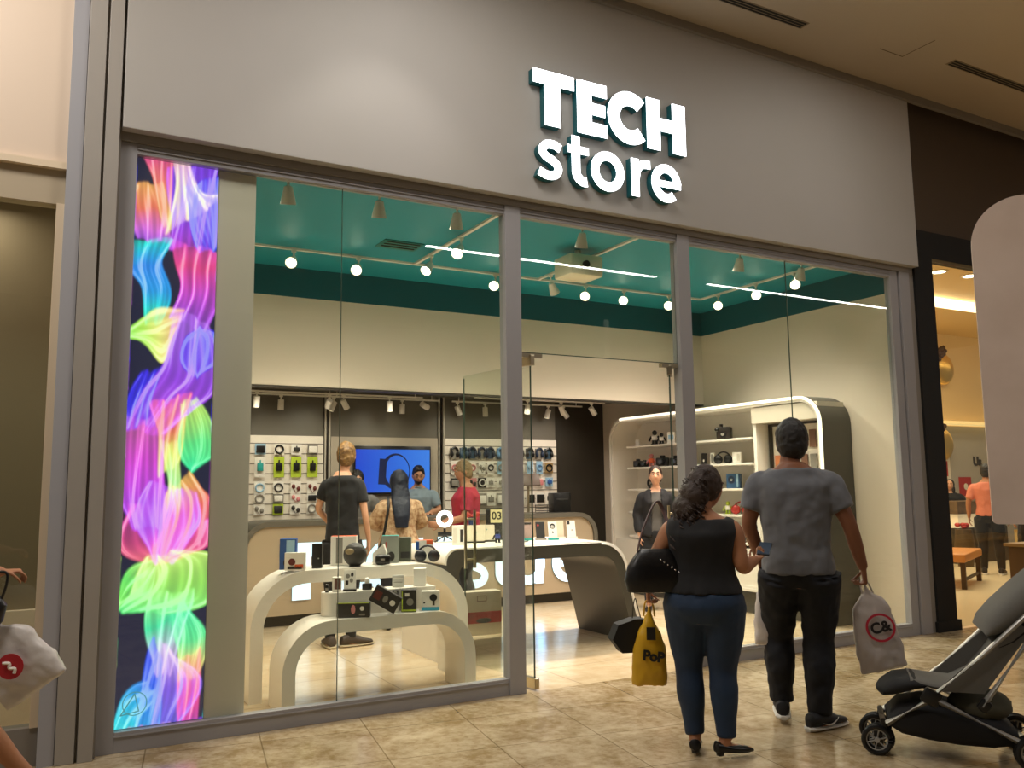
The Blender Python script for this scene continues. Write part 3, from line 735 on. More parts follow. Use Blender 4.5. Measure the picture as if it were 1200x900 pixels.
# ================================================================== PRODUCTS
def face_art(mb, w, h, y, blobs):
    """flat printed shapes on the front of a box. blobs: (kind,x,z,sx,sz,mat)"""
    for kd, x, z, sx, sz, mat in blobs:
        mb.use(mat)
        if kd == 'r': mb.bb(x-sx/2, x+sx/2, y-.0012, y, z-sz/2, z+sz/2)
        else: mb.prism([(x+sx/2*math.cos(a*2*PI/16), z+sz/2*math.sin(a*2*PI/16)) for a in range(16)], y-.0018, y-.0006)
    return mb
def carton(name, label, loc, size, mat, art=(), rz=-.45, group=None, top=None, cat='box', tilt=None):
    w, d, h = size
    t = thing(name, label, cat, loc, rz, group)
    if tilt: t.rotation_euler = (tilt[0], tilt[1], rz)
    MB().box((0, 0, h/2), (w, d, h), bev=.003).build('carton', mat, t)
    if art: face_art(MB(), w, h, -d/2-.0005, art).build('printed_front', None, t)
    if top is not None: MB().bb(-w/2+.002, w/2-.002, -d/2+.002, d/2-.002, h+.0005, h+.002).build('printed_top', top, t)
    return t
C = lambda k, c, **q: M(k, c, .45, **q)
BLUEP = C('print_blue', '2c5aa0'); REDP = C('print_red', 'b3302a'); WHP = C('print_white', 'f2ede2'); ORP = C('print_orange', 'e8693a'); TEP = C('print_teal', '2aa5a0'); GRP = C('print_grey', '8f8a80')
LTB = C('print_lightblue', '9fc4dc'); YEP = C('print_yellow', 'e6c84a'); GREENP = C('print_green', 'b9cf3a'); PINKP = C('print_pink', 'd98a8a'); DGR = C('print_dark', '2b2a28'); MAR = C('print_maroon', '6b2a22')
zA, zB, zR = .873, .573, .731
carton('product_box', 'tall blue and white photo box at the left end of the tall arched table', (1.64, .86, zA), (.115, .07, .22), BLUEP, [('r', .02, .11, .06, .20, LTB), ('o', .0, .05, .06, .06, DGR)])
carton('product_box', 'small white box with a red print before the blue photo box', (1.665, .765, zA), (.145, .05, .125), WHP, [('o', -.02, .06, .05, .05, MAR), ('r', .03, .03, .06, .025, ORP), ('r', 0, .02, .10, .02, DGR)])
carton('product_box', 'slim upright black box on the tall arched table', (1.85, .85, zA), (.072, .06, .175), BLACK, [('o', .012, .07, .008, .008, WHP)])
carton('product_box', 'large white carton with orange top behind the round black speaker', (2.09, .97, zA), (.19, .09, .215), WHP, [('r', -.03, .11, .05, .19, GRP)], top=ORP)
def round_speaker():
    t = thing('round_speaker', 'big round black disc speaker before the orange topped carton', 'speaker', (2.115, .79, zA), -.5)
    MB().ell((0, 0, .087), (.087, .055, .087), 32, 20).build('body', M('speaker_mesh', '2e2b24', .35, bump=(160, .6)), t, True)
    MB().ell((-.03, -.048, .112), (.035, .012, .022), 16, 8).build('badge', M('speaker_badge', '8f7d5a', .4), t, True)
    MB().lathe([(.04, 0), (.045, .006), (.03, .014)]).build('foot', BLACK, t, True)
round_speaker()
def pyramid():
    t = thing('white_diffuser', 'small white cone topped gadget standing on the tall arched table', 'gadget', (2.335, .86, zA), -.5)
    MB().bb(-.05, .05, -.04, .04, 0, .085).build('base', WHP, t)
    MB().prism([(-.05, .0855), (.055, .0855), (.03, .15)], -.035, .035).build('cap', WHP, t)
pyramid()
def mini_speaker(loc, lb):
    t = thing('mini_speaker', lb, 'speaker', loc, -.45)
    MB().box((0, 0, .04), (.115, .06, .072), bev=.02, seg=4).build('body', BLACK, t, True); MB().box((0, -.031, .043), (.03, .003, .012)).build('badge', GRP, t)
mini_speaker((2.33, .775, zA), 'small rounded black speaker in front of the white cone topped gadget')
carton('display_case', 'clear teal lidded display case on the tall arched table', (2.455, .95, zA), (.13, .09, .205), M('case_grey', '8d9188', .25), [('r', -.03, .1, .008, .12, REDP), ('o', .01, .05, .055, .07, DGR)], top=TEP)
carton('product_box', 'greenish grey box beside the teal lidded case', (2.60, 1.0, zA), (.095, .08, .185), M('olive_box', '5c6152', .35), [('r', 0, .05, .07, .05, DGR)])
carton('product_box', 'white box with blue corner and orange flap behind the black headphones', (2.735, .93, zA), (.14, .07, .16), WHP, [('r', -.055, .12, .025, .06, BLUEP), ('r', .04, .145, .05, .03, ORP)], top=ORP)
def headphones(loc, lb, mat, s=1.0, rz=-.5, group=None, lie=False):
    t = thing('headphones', lb, 'headphones', loc, rz, group)
    for x in (-.055, .055):
        MB().ell((x*s, 0, .05*s), (.05*s, .028*s, .05*s), 20, 12).build('ear_cup', mat, t, True)
    MB().tube([(.075*s*math.cos(a), .02*s, .06*s+.07*s*math.sin(a)) for a in [PI*i/10 for i in range(11)]], .008*s, 8).build('headband', mat, t, True)
headphones((2.70, .80, zA), 'black round headphones lying before the white and orange box', M('hp_black', '1c1d24', .4), .95)
# riser items
carton('perfume_bottle', 'tiny dark bottle at the left end of the white riser', (1.825, .53, zR), (.022, .022, .055), BLACK, [('r', 0, .02, .018, .02, GRP)], cat='bottle')
carton('product_box', 'brown and white small box on the white riser', (1.90, .54, zR), (.06, .05, .10), WHP, [('r', .008, .055, .045, .075, M('print_brown', '6d4a42', .5))])
def easel(loc, lb, w, h, face, art, rz=-.4, lean=.2, group=None):
    t = thing('tablet_display', lb, 'display card', loc, rz, group)
    R = Matrix.Translation((0, 0, .012)) @ Matrix.Rotation(-lean, 4, 'X')
    MB().box((0, 0, h/2), (w, .008, h), bev=.003).xform(R).build('card', face, t)
    if art: face_art(MB(), w, h, -.0045, art).xform(R).build('picture', None, t)
    MB().bb(-w/2-.004, w/2+.004, -.02, .045, 0, .012).build('stand_base', BLACK, t)
    MB().cyl((0, .045, .008), (0, .012+h*.12, h*.62), .004).build('strut', BLACK, t)
    return t
easel((1.985, .515, zR), 'leaning white card with grey pictures on the white riser', .085, .135, WHP, [('o', -.015, .09, .03, .03, GRP), ('o', .015, .10, .02, .03, DGR), ('o', .01, .06, .025, .03, GRP), ('r', -.02, .045, .02, .03, DGR)])
def small_camera(loc, lb, top=WHP, rz=-.4):
    t = thing('action_camera', lb, 'camera', loc, rz)
    MB().box((0, 0, .022), (.07, .04, .044), bev=.006).build('body', BLACK, t, True); MB().cyl((.0, -.02, .024), (0, -.03, .024), .014).build('lens', DGR, t, True)
    MB().lathe([(.016, .0445), (.02, .06), (.016, .08), (.004, .085)]).build('dome', top, t, True)
small_camera((2.115, .52, zR), 'small black camera with white dome at the right of the white riser')
carton('price_stand', 'small clear stand of printed cards behind the tilted black box', (2.36, .545, zR), (.085, .02, .085), M('card_grey', 'c9c8c0', .3), [('r', 0, .06, .07, .008, WHP), ('r', 0, .035, .06, .006, GRP)], cat='display card')
carton('product_box', 'tall plain white carton standing on the riser behind the green flecked black box', (2.53, .545, zR), (.09, .07, .125), WHP)
# low table items
carton('product_box', 'wide black box with a pink product picture at the left of the low arched table', (1.965, .365, zB), (.225, .07, .10), DGR, [('o', -.0, .055, .03, .06, PINKP), ('o', .06, .06, .03, .03, WHP), ('r', .06, .02, .04, .012, GRP), ('r', 0, .097, .22, .006, GREENP)])
carton('product_box', 'black box standing tilted on its corner on the low arched table', (2.165, .365, zB+.002), (.20, .06, .12), DGR, [('o', .0, .06, .035, .05, GRP), ('o', .055, .06, .04, .04, WHP), ('r', -.06, .06, .05, .06, MAR)], tilt=(0, .52, 0)).location.z = zB+.055
def knob_camera(loc, lb):
    t = thing('action_camera', lb, 'camera', loc, -.4)
    MB().box((0, 0, .05), (.045, .04, .06), bev=.006).build('body', BLACK, t, True); MB().cyl((0, -.02, .055), (0, -.036, .055), .016).build('lens', GRP, t, True)
    MB().cyl((0, 0, 0), (0, 0, .02), .012).build('mount', BLACK, t, True)
knob_camera((2.29, .425, zB+.0745), 'small black camera mounted above the tilted black box')

carton('camera_plinth', 'short white block carrying the small mounted black camera', (2.29, .425, zB), (.05, .04, .074), WHP, cat='display block')
carton('product_box', 'black box with green flecks standing upright on the low arched table', (2.385, .40, zB), (.105, .08, .155), DGR, [('r', -.01, .12, .03, .022, WHP), ('o', .01, .07, .05, .05, GRP), ('r', 0, .012, .10, .012, GREENP), ('r', -.045, .08, .008, .13, GREENP)])
carton('product_box', 'white and turquoise box with a black camera picture on the low table', (2.545, .38, zB), (.13, .06, .135), WHP, [('r', 0, .012, .128, .024, C('print_turq', '2aa6c8')), ('o', .02, .09, .055, .05, DGR), ('r', .022, .055, .016, .04, DGR), ('o', -.045, .055, .014, .014, DGR)])

# counter items
zC = .936
def ring_light():
    t = thing('ring_light', 'glowing white ring light on a small black tripod', 'ring light', (3.40, 2.0, zC), -.35)
    mb = MB(); pts = [(.060*math.cos(a), 0, .215+.060*math.sin(a)) for a in [2*PI*i/32 for i in range(32)]]
    mb.tube(pts, .019, 10, closed=True).build('ring', M('ring_glow', 'ffffff', .4, emit=3.2, ecol='f3f6ff'), t, True)
    MB().cyl((0, .01, .09), (0, .01, .125), .012).box((0, 0, .075), (.13, .05, .035), bev=.005).build('holder', BLACK, t, True)
    for a in (90, 210, 330): MB().cyl((0, 0, .06), (.11*math.cos(math.radians(a)), .11*math.sin(math.radians(a)), .006), .006).build('leg', BLACK, t, True)
ring_light()
carton('product_box', 'white box with a dark picture left of the door handles on the counter', (3.36, 1.60, zC), (.13, .06, .17), WHP, [('r', .02, .08, .025, .11, DGR), ('r', -.04, .08, .03, .13, M('wp', 'dcd6c6', .5))])
easel((3.585, 1.72, zC), 'leaning plain cream card right of the door handles', .16, .15, M('cream_card', 'eadcc4', .5), [('o', 0, .08, .02, .02, TEP)])
easel((3.74, 1.80, zC), 'leaning cream card behind the blue and black figure', .15, .145, M('cream_card', 'eadcc4', .5), [('o', 0, .10, .012, .012, TEP)])
def toy_robot(loc, lb, body, limb, s=1.0, rz=-.4, group=None):
    t = thing('toy_robot', lb, 'toy', loc, rz, group)
    MB().box((0, 0, .055*s), (.045*s, .03*s, .04*s), bev=.006*s).build('torso', body, t, True)
    MB().ell((0, 0, .095*s), (.02*s, .018*s, .02*s), 14, 10).build('head', limb, t, True)
    for x in (-1, 1):
        MB().cyl((x*.026*s, 0, .068*s), (x*.045*s, -.005*s, .03*s), .008*s).build('arm', limb, t, True)
        MB().cyl((x*.012*s, 0, .036*s), (x*.014*s, 0, .006*s), .010*s).box((x*.014*s, -.006*s, .005*s), (.02*s, .032*s, .010*s)).build('leg', limb, t, True)
toy_robot((3.76, 1.62, zC), 'small blue and black toy figure on the counter', M('toy_blue', '24489a', .4), BLACK, 1.0)
def flip_clock():
    t = thing('flip_clock', 'black flip clock showing 03 on a pale yellow face', 'clock', (3.95, 2.0, zC), -.42)
    MB().box((0, 0, .20), (.20, .09, .19), bev=.01).build('casing', BLACK, t, True)
    f = MB().bb(-.06, .065, -.048, -.0455, .165, .29).build('face', M('clock_face', 'efe0ac', .4), t)
    mt = Matrix.Translation((0, -.0488, .228)) @ Matrix.Rotation(PI/2, 4, 'X')
    text_mesh('03', .10, .0006, 'digits', BLACK, f, mt, .002)
    MB().bb(-.09, .09, -.04, .04, 0, .104).build('stand', M('clock_stand', '35332e', .5), t)
flip_clock()
carton('product_box', 'small dark blue box behind the cream cards', (3.70, 2.03, zC), (.06, .05, .22), M('navy_box', '1c2f5c', .4))
def bow(loc, lb):
    t = thing('red_ribbon', lb, 'ribbon', loc, -.4)
    for s in (-1, 1): MB().ell((s*.04, 0, .02), (.042, .018, .026), 14, 8, rot=Euler((0, s*-.5, 0))).build('loop', REDP, t, True)
    MB().ell((0, -.01, .012), (.014, .012, .014), 10, 6).build('knot', REDP, t, True)
bow((3.70, 2.03, zC+.2215), 'red ribbon bow on the small dark blue box')
def phone_stand(loc, lb, face, edge, art, w=.085, h=.165, rz=-.35):
    t = easel(loc, lb, w, h, face, art, rz, .32); t['category'] = 'phone'; t.name = 'phone_display'
    MB().bb(-w/2-.008, w/2+.008, -.03, -.02, 0, .02).build('front_lip', edge, t)
phone_stand((4.02, 1.70, zC), 'leaning teal backed phone at the left end of the phone row', C('phone_teal', '3fb0a8'), TEP, [('o', .0, .09, .03, .03, WHP)])
phone_stand((4.14, 1.72, zC), 'leaning grey pink phone, second in the phone row', C('phone_rose', 'a98c84'), TEP, [('r', 0, .15, .08, .02, DGR)])
phone_stand((4.27, 1.70, zC), 'leaning black card with a small red dot in the phone row', DGR, GRP, [('o', -.02, .13, .02, .02, REDP)])
phone_stand((4.36, 1.62, zC), 'leaning white card with black handle drawing in the phone row', WHP, TEP, [('o', 0, .12, .05, .05, DGR), ('o', 0, .115, .035, .035, WHP), ('o', 0, .06, .015, .02, DGR)])
phone_stand((4.50, 1.72, zC), 'leaning pale card second from the right in the phone row', M('pale_card', 'dccab0', .5), WHP, [])
phone_stand((4.61, 1.68, zC), 'leaning white card with a black corner at the right end of the phone row', WHP, WHP, [('r', -.025, .145, .028, .035, DGR), ('o', .005, .07, .012, .018, GRP)])
tag(MB().tube([(0, 0, .006), (.06, -.03, .006), (.13, -.01, .006), (.2, .03, .006)], .005, 8, 4).build('charging_cable', BLACK, None, True, loc=(3.83, 1.50, zC)), 'black charging cable lying on the counter front edge', 'cable')

# red and white carton on the floor
def floor_carton():
    t = thing('television_carton', 'large white carton with a red band standing on the floor behind the left mullion', 'carton', (3.93, 2.35, 0), -.10)
    w, d, h = .42, .16, .42
    MB().box((0, 0, h/2), (w, d, h), bev=.004).build('carton', M('carton_white', 'd9cbb4', .5), t)
    mb = face_art(MB(), w, h, -d/2-.0005, [('r', 0, .17, w-.004, .11, REDP), ('o', .02, .14, .16, .05, DGR), ('r', -.1, .18, .08, .05, M('r2', 'd0574a', .5))])
    mb.use(MAR); 
    for x0, x1, z0, z1 in ((-.05, .05, .375, .380), (-.05, .05, .325, .330), (-.05, -.045, .325, .38), (.045, .05, .325, .38)): mb.bb(x0, x1, -d/2-.0018, -d/2-.0006, z0, z1)
    mb.build('printed_front', None, t)
floor_carton()

# reception desk equipment
def pos():
    t = thing('checkout_monitor', 'slim checkout screen on a stand seen from behind on the desk', 'monitor', (5.55, 4.12, 1.106), -.3)
    MB().box((0, 0, .42), (.30, .03, .17), rot=Euler((-.5, 0, 0)), bev=.008).build('screen', M('pos_grey', '6e5f55', .4), t, True)
    MB().cyl((0, .02, .01), (0, .01, .38), .015).build('pole', STEEL, t, True); MB().box((0, .02, .006), (.16, .14, .012), bev=.003).build('base', M('pos_base', '8c7f72', .4), t)
pos()
t = thing('receipt_printer', 'square black printer on the right end of the desk', 'printer', (6.02, 4.13, 1.106), -.2)
MB().box((0, 0, .125), (.24, .22, .25), bev=.012).build('body', BLACK, t, True); MB().box((0, -.112, .17), (.16, .006, .02)).build('paper_slot', M('slot_grey', '3a3a3a', .5), t)
t = thing('letter_tray', 'low stacked dark letter tray left of the black printer', 'tray', (5.78, 4.16, 1.106), -.2)
for k in range(3): MB().bb(-.07, .10, -.09, .09, .02+k*.035, .026+k*.035).build('tray', DARK, t)
for x in (-.065, .095): MB().bb(x-.003, x+.003, .085, .091, 0, .10).build('post', DARK, t)
t = thing('computer_mouse', 'small dark mouse on the left end of the desk', 'mouse', (2.88, 4.0, 1.106)); 
MB().ell((0, 0, .018), (.035, .055, .02), 16, 10).build('shell', BLACK, t, True)
MB().cyl((0, -.035, .03), (0, -.025, .036), .005).build('wheel', GRP, t)
t = thing('laptop', 'open dark laptop on the desk between the two sellers', 'laptop', (3.72, 4.1, 1.106), .1)
MB().box((0, 0, .01), (.32, .22, .018), bev=.004).build('keyboard_base', DARK, t); MB().box((0, -.13, .11), (.32, .012, .20), rot=Euler((.25, 0, 0)), bev=.004).build('lid', M('laptop_lid', '8a8076', .4), t)

# hanging packs on the left slatwall
def blister(label, x, z, w, h, card, prod, shape, group, yb=5.136):
    t = thing('hanging_pack', label, 'packaged accessory', (x, yb-.03, z), 0, group); w *= 1.22; h *= 1.08
    MB().bb(-w/2, w/2, -.002, .002, -h/2, h/2).cyl((0, 0, h/2-.012), (0, .028, h/2-.006), .003, n=6).build('card', card, t)
    mb = MB()
    if shape == 'cable': mb.tube([(w*.28*math.cos(a), -.012, w*.28*math.sin(a)) for a in [2*PI*i/14 for i in range(14)]], .008, 6, closed=True)
    elif shape == 'plug': mb.box((0, -.014, 0), (w*.42, .02, h*.30), bev=.004).cyl((0, -.014, h*.12), (0, -.014, h*.26), .006)
    elif shape == 'buds': mb.ell((-w*.18, -.012, .01), (.018, .012, .022)).ell((w*.18, -.012, -.01), (.018, .012, .022)).tube([(-w*.18, -.012, 0), (0, -.012, -h*.3), (w*.18, -.012, -.02)], .003, 6, 4)
    else: mb.box((0, -.012, 0), (w*.6, .02, h*.5), bev=.005)
    mb.xform(Matrix.Diagonal((1.3, 1.2, 1.3, 1))); mb.build('product', prod, t, True)
rows = [(1.93, .12, 'top row'), (1.715, .23, 'green row'), (1.465, .15, 'third row'), (1.335, .10, 'fourth row'), (1.205, .12, 'bottom row')]
cards = [[('LTB', 'BLACK', 'box'), ('WHP', 'BLACK', 'cable'), ('WHP', 'DGR', 'plug'), ('GRP', 'WHP', 'box')], [('WHP', 'TEP', 'plug'), ('GREENP', 'BLACK', 'plug'), ('GREENP', 'BLACK', 'plug'), ('GREENP', 'BLACK', 'plug')],
         [('WHP', 'LTB', 'cable'), ('WHP', 'DGR', 'cable'), ('WHP', 'MAR', 'buds'), ('WHP', 'MAR', 'buds')], [('WHP', 'GRP', 'cable'), ('GRP', 'WHP', 'box'), ('WHP', 'PINKP', 'buds'), ('WHP', 'BLACK', 'box')], [('WHP', 'GRP', 'buds'), ('GREENP', 'DGR', 'box'), ('WHP', 'DGR', 'buds'), ('WHP', 'GRP', 'cable')]]
cn = {'LTB': 'pale blue', 'WHP': 'white', 'GRP': 'grey', 'GREENP': 'green'}
for j, (z, h, rn) in enumerate(rows):
    for i, x in enumerate((2.385, 2.611, 2.822, 3.026)):
        a, b, c = cards[j][i]
        blister('%s card pack hanging %s in the %s of the left slatwall' % (cn[a], ['leftmost', 'second', 'third', 'rightmost'][i], rn), x, z, .105, h, globals()[a], globals()[b], c, 'accessory packs on the left slatwall')
# headphone rows on the right slatwall
HX = (4.971, 5.112, 5.243, 5.388, 5.521, 5.683, 5.847, 5.986, 6.154, 6.31, 6.468)
on = ['leftmost', 'second from the left', 'third from the left', 'fourth from the left', 'fifth from the left', 'sixth from the left', 'seventh from the left', 'eighth from the left', 'ninth from the left', 'tenth from the left', 'rightmost']
NAVY = C('hp_navy', '1d2c44'); SKY = C('hp_sky', '6f9cc8'); STEELB = C('hp_steel', '3c5468')
for i, x in enumerate(HX):
    m_ = [BLACK, STEELB, NAVY, NAVY, NAVY, SKY, NAVY, BLACK, BLACK, NAVY, BLACK][i]
    t = thing('wall_headphones', '%s boxed headphones in the top row of the right slatwall' % on[i], 'headphones', (x, 5.10, 1.90), 0, 'headphones in the top row of the right slatwall')
    MB().bb(-.05, .05, .01, .036, -.07, .075).build('backing_card', STEELB if i % 3 else GRP, t)
    MB().tube([(.052*math.cos(a), -.005, .012+.066*math.sin(a)) for a in [PI*k/8 for k in range(9)]], .015, 8).build('headband', m_, t, True)
    for s in (-1, 1): MB().ell((s*.044, -.008, -.01), (.026, .022, .042), 12, 8).build('ear_cup', m_, t, True)
for i, x in enumerate(HX):
    lb = '%s pack in the second row of the right slatwall' % on[i]
    if i == 10: blister(lb, x, 1.70, .11, .14, M('tan_card', 'a68a5c', .5), BLACK, 'cable', 'packs in the second row of the right slatwall')
    else: blister(lb, x, 1.705, .085, .17, WHP if i not in (5, 8, 9) else LTB, [PINKP, GRP, PINKP, GRP, DGR, GRP, GRP, GRP, LTB, SKY, BLACK][i], ['cable', 'buds', 'cable', 'buds', 'cable'][i % 5], 'packs in the second row of the right slatwall')
for i, x in enumerate(HX):
    lb = '%s pack in the third row of the right slatwall' % on[i]
    blister(lb, x, 1.50, .10, .12, [DGR, DGR, PINKP, BLACK, WHP, WHP, WHP, WHP, WHP, WHP, LTB][i], [GRP, GRP, DGR, WHP, GRP, GRP, GRP, GRP, PINKP, PINKP, BLUEP][i], ['box', 'box', 'buds', 'cable', 'plug', 'plug', 'box', 'box', 'buds', 'box', 'plug'][i], 'packs in the third row of the right slatwall')
for i, x in enumerate(HX):
    if i in (0, 1): continue
    lb = '%s pack in the lowest row of the right slatwall' % on[i]
    blister(lb, x, 1.27, .12, .16, [WHP, WHP, WHP, GRP, WHP, GRP, GRP, WHP, WHP, WHP, WHP][i], [GRP, GRP, GRP, WHP, GRP, WHP, GRP, GRP, BLACK, BLACK, BLACK][i], ['box', 'plug', 'box'][i % 3], 'packs in the lowest row of the right slatwall')

# ---- shelf wall goods
xs = 7.20
toy_robot((xs, 3.60, 1.968), 'white toy robot with black head on the top shelf', WHP, BLACK, 1.7, -1.0)
toy_robot((xs-.03, 3.42, 1.968), 'second white and black toy robot on the top shelf', WHP, BLACK, 1.3, -1.0)
def drone(loc, lb, mat, s=1.0, rz=-1.0):
    t = thing('toy_drone', lb, 'drone', loc, rz)
    MB().box((0, 0, .04*s), (.09*s, .05*s, .04*s), bev=.01*s).build('body', mat, t, True)
    for x in (-1, 1):
        for y in (-1, 1):
            MB().cyl((0, 0, .05*s), (x*.08*s, y*.07*s, .055*s), .005*s).build('arm', mat, t)
            MB().cyl((x*.08*s, y*.07*s, .06*s), (x*.08*s, y*.07*s, .063*s), .04*s).build('rotor', mat, t)
    for x in (-1, 1): MB().cyl((x*.04*s, 0, .03*s), (x*.05*s, 0, 0), .005*s).build('leg', mat, t)
carton('product_box', 'small white box at the far left of the top shelf', (xs, 3.97, 1.968), (.05, .05, .09), WHP, rz=-1.0)
carton('product_box', 'white box beside the toy robots on the top shelf', (xs, 3.25, 1.968), (.10, .08, .15), WHP, [('r', 0, .08, .07, .06, LTB)], rz=-1.0)
def coffee(loc):
    t = thing('camera_rig', 'bulky black gadget with knobs on the top shelf', 'gadget', loc, -1.0)
    MB().box((0, 0, .075), (.17, .12, .15), bev=.012).build('body', M('rig_dark', '2a221c', .4), t, True)
    MB().cyl((-.03, -.02, .15), (-.03, -.02, .185), .02).build('top_knob', BLACK, t, True); MB().ell((-.075, -.05, .12), (.03, .03, .025)).build('side_knob', BLACK, t, True)
    MB().cyl((0, -.06, .06), (0, -.09, .06), .035).build('lens', BLACK, t, True); MB().cyl((0, -.091, .06), (0, -.093, .06), .02).build('lens_glass', GRP, t, True)
coffee((xs, 2.28, 1.968))
def slr(loc, lb, s=1.0, rz=-1.0, mat=None):
    t = thing('camera', lb, 'camera', loc, rz)
    MB().box((0, 0, .05*s), (.14*s, .06*s, .09*s), bev=.012*s).box((0, 0, .105*s), (.05*s, .05*s, .03*s), bev=.006*s).build('body', mat or BLACK, t, True)
    MB().cyl((0, -.03*s, .05*s), (0, -.10*s, .05*s), .036*s).build('lens', BLACK, t, True); MB().cyl((0, -.101*s, .05*s), (0, -.103*s, .05*s), .024*s).build('lens_glass', M('lensglass', '39414f', .1), t, True)
slr((xs, 3.97, 1.681), 'black camera at the far left of the second shelf', .95); slr((xs, 3.83, 1.681), 'black camera beside the orange figure on the second shelf', .8)
toy_robot((xs, 3.68, 1.681), 'orange toy figure on the second shelf', ORP, PINKP, 1.5, -1.0)
slr((xs, 3.45, 1.681), 'black camera right of the orange figure on the second shelf', 1.2); slr((xs, 3.18, 1.681), 'black camera at the right end of the left shelf part', 1.1)
carton('product_box', 'slim black and white box behind the right mullion on the second shelf', (xs, 2.65, 1.681), (.06, .05, .14), BLACK, [('o', 0, .05, .02, .03, WHP)], rz=-1.0)
carton('product_box', 'black box with a white picture on the second shelf', (xs, 2.50, 1.681), (.05, .05, .14), WHP, [('r', 0, .07, .03, .1, GRP)], rz=-1.0)
headphones((xs, 2.32, 1.681), 'black headset standing on the second shelf', BLACK, 1.1, -1.0)
carton('product_box', 'white box at the right end of the second shelf', (xs, 2.08, 1.681), (.10, .08, .13), WHP, [('r', .02, .07, .03, .08, M('wp2', 'd9d2c0', .5))], rz=-1.0)
def wheel(loc, lb, rz=-1.0, r=.075):
    t = thing('steering_wheel', lb, 'game wheel', loc, rz)
    MB().tube([(r*math.cos(a), 0, r+r*math.sin(a)) for a in [2*PI*i/24 for i in range(24)]], r*.2, 8, closed=True).build('rim', BLACK, t, True)
    MB().ell((0, -.005, r), (r*.42, .02, r*.42)).build('hub', GRP, t, True)
    for a in (0, 120, 240): MB().cyl((0, 0, r), (r*math.sin(math.radians(a)), 0, r+r*math.cos(math.radians(a))), .008).build('spoke', BLACK, t)
wheel((xs, 3.66, 1.391), 'round black game wheel on the third shelf')
carton('product_box', 'blue picture box at the right end of the third shelf', (xs, 2.15, 1.391), (.16, .10, .17), M('case_blue', '33587c', .4), [('o', -.02, .1, .08, .09, NAVY), ('o', -.02, .1, .03, .03, WHP), ('r', .05, .09, .02, .15, LTB)], rz=-1.0)
slr((xs, 3.93, 1.091), 'small black gadget at the left of the fourth shelf', .7); carton('product_box', 'small red box next to the black gadget on the fourth shelf', (xs, 3.80, 1.091), (.05, .04, .08), REDP, rz=-1.0)
toy_robot((xs, 2.27, 1.091), 'white and green toy figure on the fourth shelf', WHP, GREENP, 1.3, -1.0); headphones((xs, 2.06, 1.091), 'red headphones on the fourth shelf', REDP, 1.1, -1.0)
carton('product_box', 'white box on the lowest shelf beside the saleswoman', (xs, 3.80, .776), (.08, .06, .11), WHP, rz=-1.0)
wheel((xs+.02, 1.92, .776+.1115), 'round black speaker wheel on the lowest shelf', -1.0, .055)
carton('product_box', 'low white box carrying the round black wheel', (xs+.02, 1.92, .776), (.09, .06, .109), WHP, rz=-1.0)
carton('product_box', 'red box on the lowest shelf left of the grey shirted man', (xs+.04, 2.14, .776), (.05, .05, .09), REDP, rz=-1.0)
drone((xs-.09, 2.02, .776), 'small black drone at the front of the lowest shelf', BLACK, .55)
# phone cases in the accessory bay
case_cols = [('white phone case', WHP), ('pink phone case', C('case_pink', 'e23a6a')), ('white boxed case', WHP), ('grey phone case', GRP), ('brown phone case', M('case_brown', '7d5a48', .5)), ('pale phone case', LTB)]
for j, z in enumerate((1.92, 1.66, 1.42)):
    for i in range(6):
        y = 1.53-i*.125
        nm, mt_ = case_cols[(i+j*2+ (0 if j == 0 else 1)) % 6]
        if j == 1: nm, mt_ = [('orange phone case', C('case_orange', 'e08a5a')), ('purple phone case', C('case_purple', '4a3f8c')), ('white phone case', WHP), ('brown phone case', M('case_brown', '7d5a48', .5)), ('grey phone case', GRP), ('white phone case', WHP)][i]
        t = thing('phone_case', '%s hanging %s in the %s row of the dark framed bay' % (nm, ['leftmost', 'second', 'third', 'fourth', 'fifth', 'rightmost'][i], ['top', 'middle', 'bottom'][j]), 'phone case', (7.285, y, z), -PI/2, 'phone cases in the dark framed bay')
        MB().box((0, 0, 0), (.09, .012, .19), bev=.004).build('case', mt_, t); MB().cyl((0, .0, .085), (0, .02, .09), .003, n=6).build('hook', STEEL, t)
# ================================================================== PEOPLE
SKIN = {k: M('skin_'+k, c, .5, spec=.35, bump=(30, .03)) for k, c in dict(tan='b07a58', fair='d6a283', deep='8a5a40', mid='c08c6c').items()}
def ring_h(c, rx, ry, n=24, yaw=0.0, e=2.3, tilt=0.0):
    """horizontal superellipse ring"""
    out = []
    for i in range(n):
        a = 2*PI*i/n; ca, sa = math.cos(a), math.sin(a)
        x = rx*math.copysign(abs(ca)**(2/e), ca); y = ry*math.copysign(abs(sa)**(2/e), sa)
        X = x*math.cos(yaw)-y*math.sin(yaw); Y = x*math.sin(yaw)+y*math.cos(yaw)
        out.append(V((c[0]+X, c[1]+Y, c[2]+tilt*X)))
    return out
def interp_rings(keys, n=24, per=4, grow=0.0, lo=None, hi=None):
    """keys: (z, rx, ry, cx, cy, yaw)"""
    q = catmull(keys, per); R = []
    for z, rx, ry, cx, cy, yw in q:
        if lo is not None and z < lo-1e-6: continue
        if hi is not None and z > hi+1e-6: continue
        R.append(ring_h((cx, cy, z), rx+grow, ry+grow, n, yw))
    return R
